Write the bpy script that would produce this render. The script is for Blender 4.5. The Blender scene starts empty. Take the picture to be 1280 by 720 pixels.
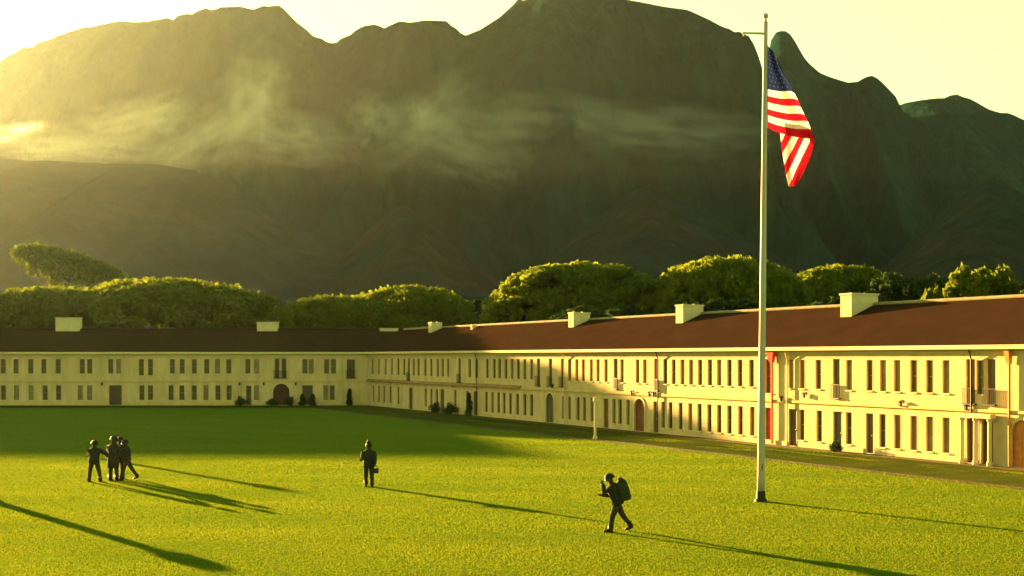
import bpy, bmesh, math, random
import numpy as np
from mathutils import Vector, Matrix, noise as mn

random.seed(7)
rng = np.random.default_rng(7)
SC = bpy.context.scene
COL = SC.collection
R = math.radians
F = 1600.0            # focal length in pixels of a 1280 px wide picture
EYE = 5.6
HZ = 447.0
SUN_EL = R(7.4)
SUN_AZ = R(38.0)      # to the left of the viewing direction

def at(px, Y):
    return (px - 640.0) / F * Y
def height(py, Y):
    return EYE + (HZ - py) * Y / F
def depth(py):
    return F * EYE / (py - HZ)

# ------------------------------------------------------------------ render
SC.render.engine = 'CYCLES'
SC.cycles.use_denoising = True
SC.cycles.volume_step_rate = 1.0
SC.cycles.volume_max_steps = 256
SC.cycles.max_bounces = 6
SC.cycles.diffuse_bounces = 3
SC.cycles.glossy_bounces = 2
SC.cycles.volume_bounces = 1
SC.cycles.transparent_max_bounces = 8
SC.cycles.sample_clamp_indirect = 6
SC.view_settings.view_transform = 'Standard'
SC.view_settings.look = 'None'
SC.view_settings.gamma = 1.0
SC.view_settings.use_curve_mapping = False
SC.view_settings.exposure = 3.65

cam_d = bpy.data.cameras.new('camera')
cam = bpy.data.objects.new('camera', cam_d)
COL.objects.link(cam)
cam.location = (0, 0, EYE)
cam.rotation_euler = (R(90), 0, 0)
cam_d.sensor_width = 36.0
cam_d.lens = F / 1280 * 36.0
cam_d.shift_y = (HZ - 360) / 1280.0
cam_d.clip_start = 0.1
cam_d.clip_end = 20000
SC.camera = cam

# ------------------------------------------------------------------ light
world = bpy.data.worlds.new('World')
SC.world = world
world.use_nodes = True
wn = world.node_tree
wn.nodes.clear()
wo = wn.nodes.new('ShaderNodeOutputWorld')
wb = wn.nodes.new('ShaderNodeBackground')
sky = wn.nodes.new('ShaderNodeTexSky')
sky.sky_type = 'NISHITA'
sky.sun_disc = False
sky.sun_elevation = SUN_EL
sky.sun_rotation = -SUN_AZ
sky.air_density = 1.0
sky.dust_density = 0.7
sky.ozone_density = 1.0
tint = wn.nodes.new('ShaderNodeMix')
tint.data_type = 'RGBA'
tint.blend_type = 'MULTIPLY'
tint.inputs[0].default_value = 1.0
tint.inputs[7].default_value = (0.95, 0.92, 0.285, 1)
wn.links.new(sky.outputs[0], tint.inputs[6])
wn.links.new(tint.outputs[2], wb.inputs[0])
wb.inputs[1].default_value = 0.050
wn.links.new(wb.outputs[0], wo.inputs[0])

sl = bpy.data.lights.new('sun', 'SUN')
sl.energy = 5.0
sl.angle = R(0.5)
sl.color = (1.0, 0.595, 0.18)
so = bpy.data.objects.new('sun', sl)
COL.objects.link(so)
to_sun = Vector((-math.sin(SUN_AZ) * math.cos(SUN_EL), math.cos(SUN_AZ) * math.cos(SUN_EL), math.sin(SUN_EL)))
so.rotation_euler = to_sun.to_track_quat('Z', 'Y').to_euler()
so.location = (-60, 80, 60)

# ------------------------------------------------------------------ materials
def mat(name, col, rough=0.8, var=0.0, scale=3.0, col2=None, bump=0.0, bscale=None, metallic=0.0,
        trans=0.0, stretch=None, spec=0.06, detail=4.0, coord='Object', sheen=0.0):
    m = bpy.data.materials.new(name)
    m.use_nodes = True
    nt = m.node_tree
    b = nt.nodes['Principled BSDF']
    out = nt.nodes['Material Output']
    b.inputs['Roughness'].default_value = rough
    b.inputs['Metallic'].default_value = metallic
    b.inputs['Specular IOR Level'].default_value = spec
    b.inputs['Base Color'].default_value = (*col, 1)
    tc = nt.nodes.new('ShaderNodeTexCoord')
    mp = nt.nodes.new('ShaderNodeMapping')
    nt.links.new(tc.outputs[coord], mp.inputs[0])
    if stretch:
        mp.inputs['Scale'].default_value = stretch
    colout = None
    if var > 0 or col2:
        n = nt.nodes.new('ShaderNodeTexNoise')
        n.inputs['Scale'].default_value = scale
        n.inputs['Detail'].default_value = detail
        n.inputs['Roughness'].default_value = 0.62
        nt.links.new(mp.outputs[0], n.inputs[0])
        r = nt.nodes.new('ShaderNodeValToRGB')
        r.color_ramp.elements[0].position = 0.33
        r.color_ramp.elements[1].position = 0.67
        c2 = col2 or tuple(min(1, c * (1 + var)) for c in col)
        c1 = col if col2 else tuple(c * (1 - var) for c in col)
        r.color_ramp.elements[0].color = (*c1, 1)
        r.color_ramp.elements[1].color = (*c2, 1)
        nt.links.new(n.outputs['Fac'], r.inputs[0])
        nt.links.new(r.outputs[0], b.inputs['Base Color'])
        colout = r.outputs[0]
    if bump > 0:
        n2 = nt.nodes.new('ShaderNodeTexNoise')
        n2.inputs['Scale'].default_value = bscale or scale * 3
        n2.inputs['Detail'].default_value = 5
        nt.links.new(mp.outputs[0], n2.inputs[0])
        bp = nt.nodes.new('ShaderNodeBump')
        bp.inputs['Strength'].default_value = 1.0
        bp.inputs['Distance'].default_value = bump
        nt.links.new(n2.outputs['Fac'], bp.inputs['Height'])
        nt.links.new(bp.outputs[0], b.inputs['Normal'])
    if sheen > 0:
        b.inputs['Sheen Weight'].default_value = sheen
        b.inputs['Sheen Roughness'].default_value = 0.5
        b.inputs['Sheen Tint'].default_value = (*[min(1, c * 4) for c in col], 1)
    if trans > 0:
        t = nt.nodes.new('ShaderNodeBsdfTranslucent')
        if colout is not None:
            nt.links.new(colout, t.inputs[0])
        else:
            t.inputs[0].default_value = (*col, 1)
        mx = nt.nodes.new('ShaderNodeMixShader')
        mx.inputs[0].default_value = trans
        nt.links.new(b.outputs[0], mx.inputs[1])
        nt.links.new(t.outputs[0], mx.inputs[2])
        nt.links.new(mx.outputs[0], out.inputs['Surface'])
    return m

M = {}
M['stucco'] = mat('cream_stucco', (0.39, 0.285, 0.165), 0.9, 0.10, 1.0, bump=0.012, bscale=9, col2=(0.55, 0.41, 0.24), stretch=(1.0, 1.0, 0.28), detail=9)
M['trim'] = mat('pale_trim', (0.50, 0.42, 0.25), 0.8, 0.06, 2.0)
M['belt'] = mat('sun_bleached_ledge', (0.46, 0.34, 0.15), 0.9, 0.12, 1.2)
M['belt_dark'] = mat('terracotta_ledge', (0.26, 0.15, 0.08), 0.9, 0.2, 1.5)
M['glass'] = mat('dark_window_glass', (0.03, 0.028, 0.018), 0.25, 0.3, 0.7, spec=0.5)
M['curtain'] = mat('window_with_tan_blind', (0.16, 0.12, 0.06), 0.5, 0.35, 0.6, spec=0.4)
M['frame'] = mat('weathered_window_frame', (0.17, 0.13, 0.06), 0.7, 0.15, 3)
M['frame_red'] = mat('red_painted_frame', (0.42, 0.05, 0.03), 0.6, 0.1, 3)
M['door'] = mat('dark_brown_door', (0.05, 0.03, 0.02), 0.5, 0.2, 2, spec=0.4)
M['door_red'] = mat('reddish_brown_door', (0.18, 0.06, 0.035), 0.6, 0.2, 2)
M['door_plum'] = mat('dark_plum_brown_door', (0.07, 0.033, 0.025), 0.6, 0.2, 2)
M['door_orange'] = mat('orange_brown_door', (0.45, 0.16, 0.05), 0.6, 0.2, 2)
M['red'] = mat('red_paint', (0.55, 0.05, 0.03), 0.5, 0.1, 3)
M['orange'] = mat('orange_painted_pipe', (0.50, 0.20, 0.05), 0.5, 0.1, 3)
M['chimney'] = mat('cream_chimney_render', (0.47, 0.395, 0.26), 0.9, 0.08, 1.5)
M['metal_dark'] = mat('dark_iron', (0.03, 0.028, 0.025), 0.5, metallic=0.6)
M['pole'] = mat('pale_painted_pole', (0.31, 0.295, 0.275), 0.6, 0.06, 1.0, spec=0.2)
M['brass'] = mat('brass', (0.6, 0.42, 0.12), 0.3, metallic=1.0)
M['rope'] = mat('rope', (0.4, 0.36, 0.26), 0.9)
M['flag_red'] = mat('flag_red_cloth', (0.33, 0.006, 0.02), 0.8, trans=0.35)
M['flag_white'] = mat('flag_white_cloth', (0.55, 0.54, 0.50), 0.8, trans=0.4)
M['flag_blue'] = mat('flag_navy_cloth', (0.012, 0.02, 0.10), 0.8, trans=0.25)
M['uniform'] = mat('olive_uniform', (0.05, 0.042, 0.026), 0.9, col2=(0.02, 0.022, 0.016), scale=14)
M['uniform_dark'] = mat('dark_field_jacket', (0.03, 0.032, 0.028), 0.9, col2=(0.014, 0.016, 0.014), scale=12)
M['boot'] = mat('brown_boot_leather', (0.03, 0.017, 0.011), 0.5)
M['pack'] = mat('dark_green_canvas', (0.03, 0.034, 0.022), 0.9, 0.25, 8)
M['helmet'] = mat('dull_green_helmet', (0.016, 0.018, 0.012), 0.6, 0.15, 8)
M['skin'] = mat('skin', (0.33, 0.17, 0.10), 0.6)
M['eye'] = mat('eye', (0.02, 0.015, 0.01), 0.3)
M['bark'] = mat('bark', (0.09, 0.065, 0.04), 0.95, 0.3, 2.0, bump=0.05)
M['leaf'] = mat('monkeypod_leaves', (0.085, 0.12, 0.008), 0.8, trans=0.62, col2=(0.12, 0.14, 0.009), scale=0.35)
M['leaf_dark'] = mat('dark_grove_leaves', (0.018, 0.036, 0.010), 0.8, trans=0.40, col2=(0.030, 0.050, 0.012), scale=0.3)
M['leaf_warm'] = mat('dry_hillside_leaves', (0.06, 0.105, 0.010), 0.75, trans=0.45, col2=(0.09, 0.12, 0.012), scale=0.3)
M['shrub'] = mat('shrub_leaves', (0.018, 0.04, 0.015), 0.8, trans=0.25, col2=(0.035, 0.06, 0.02), scale=1.5)

def roof_mat():
    m = bpy.data.materials.new('brown_clay_roof_tiles')
    m.use_nodes = True
    nt = m.node_tree
    b = nt.nodes['Principled BSDF']
    b.inputs['Roughness'].default_value = 1.0
    b.inputs['Specular IOR Level'].default_value = 0.0
    tc = nt.nodes.new('ShaderNodeTexCoord')
    n = nt.nodes.new('ShaderNodeTexNoise'); n.inputs['Scale'].default_value = 0.5; n.inputs['Detail'].default_value = 12; n.inputs['Roughness'].default_value = 0.82
    nt.links.new(tc.outputs['Object'], n.inputs[0])
    r = nt.nodes.new('ShaderNodeValToRGB')
    r.color_ramp.elements[0].position = 0.3; r.color_ramp.elements[1].position = 0.7
    r.color_ramp.elements[0].color = (0.021, 0.0115, 0.008, 1)
    r.color_ramp.elements[1].color = (0.038, 0.019, 0.0115, 1)
    nt.links.new(n.outputs['Fac'], r.inputs[0])
    nt.links.new(r.outputs[0], b.inputs['Base Color'])
    w = nt.nodes.new('ShaderNodeTexWave'); w.wave_type = 'BANDS'; w.bands_direction = 'X'
    w.inputs['Scale'].default_value = 1.2; w.inputs['Distortion'].default_value = 0.3
    nt.links.new(tc.outputs['Object'], w.inputs[0])
    w2 = nt.nodes.new('ShaderNodeTexWave'); w2.wave_type = 'BANDS'; w2.bands_direction = 'Y'; w2.wave_profile = 'SAW'
    w2.inputs['Scale'].default_value = 0.9; w2.inputs['Distortion'].default_value = 0.3
    nt.links.new(tc.outputs['Object'], w2.inputs[0])
    ad = nt.nodes.new('ShaderNodeMath'); ad.operation = 'ADD'
    nt.links.new(w.outputs['Fac'], ad.inputs[0]); nt.links.new(w2.outputs['Fac'], ad.inputs[1])
    bp = nt.nodes.new('ShaderNodeBump'); bp.inputs['Distance'].default_value = 0.03; bp.inputs['Strength'].default_value = 0.6
    nt.links.new(ad.outputs[0], bp.inputs['Height'])
    nt.links.new(bp.outputs[0], b.inputs['Normal'])
    return m
M['roof'] = roof_mat()

def grass_mat(name, c_a, c_b, c_worn, bump=0.06, streak=True, trans=0.3):
    m = bpy.data.materials.new(name)
    m.use_nodes = True
    nt = m.node_tree
    b = nt.nodes['Principled BSDF']
    out = nt.nodes['Material Output']
    b.inputs['Roughness'].default_value = 1.0
    b.inputs['Specular IOR Level'].default_value = 0.0
    tc = nt.nodes.new('ShaderNodeTexCoord')
    n = nt.nodes.new('ShaderNodeTexNoise'); n.inputs['Scale'].default_value = 0.05; n.inputs['Detail'].default_value = 6; n.inputs['Roughness'].default_value = 0.65
    nt.links.new(tc.outputs['Object'], n.inputs[0])
    r = nt.nodes.new('ShaderNodeValToRGB')
    r.color_ramp.elements[0].position = 0.35; r.color_ramp.elements[1].position = 0.65
    r.color_ramp.elements[0].color = (*c_a, 1); r.color_ramp.elements[1].color = (*c_b, 1)
    nt.links.new(n.outputs['Fac'], r.inputs[0])
    # mowing streaks / small patches
    mp = nt.nodes.new('ShaderNodeMapping'); mp.inputs['Scale'].default_value = (0.10, 0.85, 1)
    nt.links.new(tc.outputs['Object'], mp.inputs[0])
    n3 = nt.nodes.new('ShaderNodeTexNoise'); n3.inputs['Scale'].default_value = 0.9; n3.inputs['Detail'].default_value = 5
    nt.links.new(mp.outputs[0], n3.inputs[0])
    r3 = nt.nodes.new('ShaderNodeValToRGB')
    r3.color_ramp.elements[0].position = 0.30; r3.color_ramp.elements[1].position = 0.62
    r3.color_ramp.elements[0].color = (0.68, 0.74, 0.7, 1); r3.color_ramp.elements[1].color = (1, 1, 1, 1)
    nt.links.new(n3.outputs['Fac'], r3.inputs[0])
    mu = nt.nodes.new('ShaderNodeMix'); mu.data_type = 'RGBA'; mu.blend_type = 'MULTIPLY'; mu.inputs[0].default_value = 0.8
    nt.links.new(r.outputs[0], mu.inputs[6]); nt.links.new(r3.outputs[0], mu.inputs[7])
    # fine mottling
    n4 = nt.nodes.new('ShaderNodeTexNoise'); n4.inputs['Scale'].default_value = 5.0; n4.inputs['Detail'].default_value = 4
    nt.links.new(tc.outputs['Object'], n4.inputs[0])
    mx4 = nt.nodes.new('ShaderNodeMix'); mx4.data_type = 'RGBA'
    f4 = nt.nodes.new('ShaderNodeMapRange'); f4.inputs[1].default_value = 0.5; f4.inputs[2].default_value = 0.8; f4.inputs[4].default_value = 0.5
    nt.links.new(n4.outputs['Fac'], f4.inputs[0])
    nt.links.new(f4.outputs[0], mx4.inputs[0])
    nt.links.new(mu.outputs[2], mx4.inputs[6]); mx4.inputs[7].default_value = (*c_worn, 1)
    nt.links.new(mx4.outputs[2], b.inputs['Base Color'])
    n2 = nt.nodes.new('ShaderNodeTexNoise'); n2.inputs['Scale'].default_value = 12; n2.inputs['Detail'].default_value = 6; n2.inputs['Roughness'].default_value = 0.8
    nt.links.new(tc.outputs['Object'], n2.inputs[0])
    bp = nt.nodes.new('ShaderNodeBump'); bp.inputs['Distance'].default_value = bump; bp.inputs['Strength'].default_value = 1
    nt.links.new(n2.outputs['Fac'], bp.inputs['Height'])
    nt.links.new(bp.outputs[0], b.inputs['Normal'])
    t = nt.nodes.new('ShaderNodeBsdfTranslucent')
    nt.links.new(mx4.outputs[2], t.inputs[0]); nt.links.new(bp.outputs[0], t.inputs[1])
    mx = nt.nodes.new('ShaderNodeMixShader'); mx.inputs[0].default_value = trans
    nt.links.new(b.outputs[0], mx.inputs[1]); nt.links.new(t.outputs[0], mx.inputs[2])
    nt.links.new(mx.outputs[0], out.inputs['Surface'])
    return m
M['lawn'] = grass_mat('mown_lawn', (0.060, 0.128, 0.012), (0.082, 0.138, 0.012), (0.10, 0.125, 0.015), trans=0.0)
M['ground'] = grass_mat('rough_grass_ground', (0.045, 0.055, 0.014), (0.06, 0.062, 0.016), (0.09, 0.07, 0.03), trans=0.0)
M['blade'] = mat('grass_blades', (0.096, 0.134, 0.008), 0.9, trans=0.74, col2=(0.128, 0.148, 0.009), stretch=(0.35, 1.5, 1.0), scale=0.22, detail=8, spec=0.0)
M['path'] = mat('dirt_path_shade_brown', (0.035, 0.022, 0.010), 0.95, 0.25, 0.8, bump=0.02)  # brown dirt, darkened to paint in the shadow line beside the lawn
M['kerb'] = mat('stone_edging', (0.22, 0.18, 0.11), 0.9, 0.2, 2)
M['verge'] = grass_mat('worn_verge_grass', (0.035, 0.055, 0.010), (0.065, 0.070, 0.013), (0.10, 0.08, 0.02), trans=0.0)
M['bed'] = mat('bare_soil_bed', (0.10, 0.055, 0.025), 0.95, col2=(0.06, 0.07, 0.02), scale=0.5, bump=0.05)

# ------------------------------------------------------------------ helpers
def tag(o, label=None, cat=None, group=None, kind=None):
    if label: o['label'] = label
    if cat: o['category'] = cat
    if group: o['group'] = group
    if kind: o['kind'] = kind
    return o

def empty(name, loc=(0, 0, 0), rz=0.0, label=None, cat=None, group=None):
    o = bpy.data.objects.new(name, None)
    COL.objects.link(o)
    o.location = loc
    o.rotation_euler = (0, 0, rz)
    o.empty_display_size = 0.5
    return tag(o, label, cat, group)

class MB:
    """collects faces into one mesh"""
    def __init__(s):
        s.v = []; s.f = []; s.mi = []; s.cur = 0
    def add(s, vs, fs):
        n = len(s.v)
        s.v += [tuple(p) for p in vs]
        s.f += [tuple(i + n for i in f) for f in fs]
        s.mi += [s.cur] * len(fs)
        return s
    def quad(s, a, b, c, d):
        return s.add([a, b, c, d], [(0, 1, 2, 3)])
    def box(s, x0, x1, y0, y1, z0, z1):
        vs = [(x0, y0, z0), (x1, y0, z0), (x1, y1, z0), (x0, y1, z0), (x0, y0, z1), (x1, y0, z1), (x1, y1, z1), (x0, y1, z1)]
        return s.add(vs, [(0, 3, 2, 1), (4, 5, 6, 7), (0, 1, 5, 4), (1, 2, 6, 5), (2, 3, 7, 6), (3, 0, 4, 7)])
    def tube(s, pts, rad, n=8, cap=True):
        pts = [Vector(p) for p in pts]
        if not hasattr(rad, '__len__'): rad = [rad] * len(pts)
        rings = []
        prev = None
        for i, p in enumerate(pts):
            d = (pts[min(i + 1, len(pts) - 1)] - pts[max(i - 1, 0)]).normalized()
            if prev is None:
                a = Vector((0, 0, 1)) if abs(d.z) < 0.9 else Vector((1, 0, 0))
                u = d.cross(a).normalized()
            else:
                u = (prev - d * prev.dot(d)).normalized()
            prev = u
            w = d.cross(u)
            rings.append([p + (u * math.cos(2 * math.pi * k / n) + w * math.sin(2 * math.pi * k / n)) * rad[i] for k in range(n)])
        vs = [p for r in rings for p in r]
        fs = []
        for i in range(len(pts) - 1):
            for k in range(n):
                a = i * n + k; b = i * n + (k + 1) % n
                fs.append((a, b, b + n, a + n))
        if cap:
            fs.append(tuple(range(n))[::-1])
            fs.append(tuple((len(pts) - 1) * n + k for k in range(n)))
        return s.add(vs, fs)
    def ball(s, c, r, nu=12, nv=8, sc=(1, 1, 1)):
        vs = []; fs = []
        for j in range(1, nv):
            for i in range(nu):
                th = math.pi * j / nv; ph = 2 * math.pi * i / nu
                vs.append((c[0] + r * sc[0] * math.sin(th) * math.cos(ph), c[1] + r * sc[1] * math.sin(th) * math.sin(ph), c[2] + r * sc[2] * math.cos(th)))
        t = len(vs); vs.append((c[0], c[1], c[2] + r * sc[2])); vs.append((c[0], c[1], c[2] - r * sc[2]))
        for j in range(nv - 2):
            for i in range(nu):
                a = j * nu + i; b = j * nu + (i + 1) % nu
                fs.append((a, a + nu, b + nu, b))
        for i in range(nu):
            fs.append((t, i, (i + 1) % nu))
            fs.append((t + 1, (nv - 2) * nu + (i + 1) % nu, (nv - 2) * nu + i))
        return s.add(vs, fs)
    def build(s, name, mats, parent=None, smooth=False, loc=None):
        me = bpy.data.meshes.new(name)
        me.from_pydata(s.v, [], s.f)
        if not isinstance(mats, (list, tuple)): mats = [mats]
        for m in mats: me.materials.append(m)
        me.polygons.foreach_set('material_index', s.mi)
        if smooth:
            me.polygons.foreach_set('use_smooth', [True] * len(s.f))
        me.update()
        o = bpy.data.objects.new(name, me)
        COL.objects.link(o)
        if parent: o.parent = parent
        if loc: o.location = loc
        return o

def np_mesh(name, V, Q, mats, parent=None, smooth=False, mi=None):
    """fast mesh from arrays, all faces of the same size"""
    k = Q.shape[1]
    me = bpy.data.meshes.new(name)
    me.vertices.add(len(V)); me.vertices.foreach_set('co', V.astype(np.float32).ravel())
    me.loops.add(Q.size); me.loops.foreach_set('vertex_index', Q.astype(np.int32).ravel())
    me.polygons.add(len(Q))
    me.polygons.foreach_set('loop_start', np.arange(0, Q.size, k, dtype=np.int32))
    me.polygons.foreach_set('loop_total', np.full(len(Q), k, dtype=np.int32))
    if not isinstance(mats, (list, tuple)): mats = [mats]
    for m in mats: me.materials.append(m)
    if mi is not None: me.polygons.foreach_set('material_index', mi.astype(np.int32))
    if smooth: me.polygons.foreach_set('use_smooth', np.ones(len(Q), dtype=bool))
    me.update(calc_edges=True)
    o = bpy.data.objects.new(name, me)
    COL.objects.link(o)
    if parent: o.parent = parent
    return o

def children(o):
    return [c for c in bpy.data.objects if c.parent == o]

def copy_thing(root, loc, rz=None, scale=None, label=None):
    r = root.copy(); COL.objects.link(r)
    r.location = loc
    if rz is not None: r.rotation_euler = (0, 0, rz)
    if scale is not None: r.scale = scale if hasattr(scale, '__len__') else (scale,) * 3
    if label: r['label'] = label
    for c in children(root):
        d = c.copy(); COL.objects.link(d); d.parent = r
    return r

# ================================================================== GROUND
def sheet(name, pts, z, m, kind='structure'):
    b = MB()
    b.add([(x, y, z) for x, y in pts], [tuple(range(len(pts)))])
    o = b.build(name, m)
    return tag(o, kind=kind)
C0 = Vector((-16.9, 150.0))            # inner corner of the quadrangle
WD = Vector((0.4457, -0.8952))         # direction of the right wing
WN = Vector((-0.8952, -0.4457))        # its outward (lawn side) normal
def wing(s, n):
    p = C0 + WD * s + WN * n
    return (p.x, p.y)
g = sheet('ground', [(-2950, -150), (2950, -150), (2950, 4000), (-2950, 4000)], 0.0, M['ground'])
# lawn polygon: from off-frame left, to the facade strip, along the right wing
V_OFF = 7.4      # verge width in front of the wing
LAWN = [(-120, 8), wing(150, V_OFF), wing(0 + 4.6, V_OFF), (-120, 150 - 4.0)]
# correct the inner corner of the lawn so both strips meet
p_in = wing(6.3, V_OFF)
LAWN = [(-120, 8), wing(158, V_OFF), (p_in[0], 146.0) if False else wing(5.2, V_OFF), (-120, wing(5.2, V_OFF)[1])]
lawn = sheet('lawn', LAWN, 0.008, M['lawn'])
# dirt path along the lawn edge, its dark brown doubling as a shadow line
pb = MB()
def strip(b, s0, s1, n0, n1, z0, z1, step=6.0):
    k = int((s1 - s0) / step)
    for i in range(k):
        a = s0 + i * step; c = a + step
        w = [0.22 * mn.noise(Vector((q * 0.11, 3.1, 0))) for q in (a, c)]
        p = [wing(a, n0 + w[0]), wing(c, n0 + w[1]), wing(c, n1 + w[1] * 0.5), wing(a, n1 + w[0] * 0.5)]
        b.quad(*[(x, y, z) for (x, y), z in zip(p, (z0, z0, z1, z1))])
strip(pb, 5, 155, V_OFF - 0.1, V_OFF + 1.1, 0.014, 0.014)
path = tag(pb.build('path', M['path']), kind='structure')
bb = MB()
strip(bb, 0, 132, 0.02, 1.2, 0.02, 0.02)
bed = tag(bb.build('soil_bed', M['bed']), kind='structure')
# low grassy bank between the path and the building, a real ridge that catches the low light
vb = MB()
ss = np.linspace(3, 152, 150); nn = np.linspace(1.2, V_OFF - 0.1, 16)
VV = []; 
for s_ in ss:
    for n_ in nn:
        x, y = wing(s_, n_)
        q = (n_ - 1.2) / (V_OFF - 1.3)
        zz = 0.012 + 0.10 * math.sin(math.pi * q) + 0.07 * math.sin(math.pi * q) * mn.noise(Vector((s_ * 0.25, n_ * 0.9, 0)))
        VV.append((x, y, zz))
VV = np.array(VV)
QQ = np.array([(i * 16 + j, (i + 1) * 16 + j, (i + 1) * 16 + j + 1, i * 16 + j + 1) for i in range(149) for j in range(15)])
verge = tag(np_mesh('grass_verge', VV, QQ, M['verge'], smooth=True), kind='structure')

# ================================================================== BUILDINGS
WALL_H = 6.3
DEPTH = 12.0
RIDGE = 8.85
BAND = 2.86

class Facade:
    def __init__(s, L, root, z_arch=2.45):
        s.L = L; s.root = root; s.op = {0: [], 1: []}; s.wins = []
    def add(s, row, c, w, z0, z1, kind, arch=False, mat=None):
        s.op[row].append([c - w / 2, c + w / 2, z0, z1, kind, arch, mat])

def build_wall(fac, rec=0.20):
    b = MB()
    for row, (zb, zt) in ((0, (0.0, BAND)), (1, (BAND, WALL_H))):
        ops = sorted(fac.op[row])
        # drop / trim overlaps
        good = []
        for o in ops:
            if good and o[0] < good[-1][1] + 0.10:
                o[0] = good[-1][1] + 0.10
                if o[1] - o[0] < 0.3: continue
            good.append(o)
        fac.op[row] = good
        x = 0.0
        for (a, c, z0, z1, kind, arch, m_) in good:
            if a > x: b.quad((x, 0, zb), (a, 0, zb), (a, 0, zt), (x, 0, zt))
            if z0 > zb + 1e-4:
                b.quad((a, 0, zb), (c, 0, zb), (c, 0, z0), (a, 0, z0))
                b.quad((a, 0, z0), (c, 0, z0), (c, rec, z0), (a, rec, z0))
            if arch:
                n = 10; r = (c - a) / 2; zs = z1 - r; cx = (a + c) / 2
                P = [(cx - r * math.cos(math.pi * i / n), zs + r * math.sin(math.pi * i / n)) for i in range(n + 1)]
                for (xa, za), (xc, zc) in zip(P, P[1:]):
                    b.quad((xa, 0, za), (xc, 0, zc), (xc, 0, zt), (xa, 0, zt))
                    b.quad((xa, 0, za), (xa, rec, za), (xc, rec, zc), (xc, 0, zc))
                zz = zs
            else:
                b.quad((a, 0, z1), (c, 0, z1), (c, 0, zt), (a, 0, zt))
                b.quad((a, 0, z1), (a, rec, z1), (c, rec, z1), (c, 0, z1))
                zz = z1
            b.quad((a, 0, z0), (a, rec, z0), (a, rec, zz), (a, 0, zz))
            b.quad((c, 0, z0), (c, 0, zz), (c, rec, zz), (c, rec, z0))
            x = c
        b.quad((x, 0, zb), (fac.L, 0, zb), (fac.L, 0, zt), (x, 0, zt))
    return b

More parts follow.
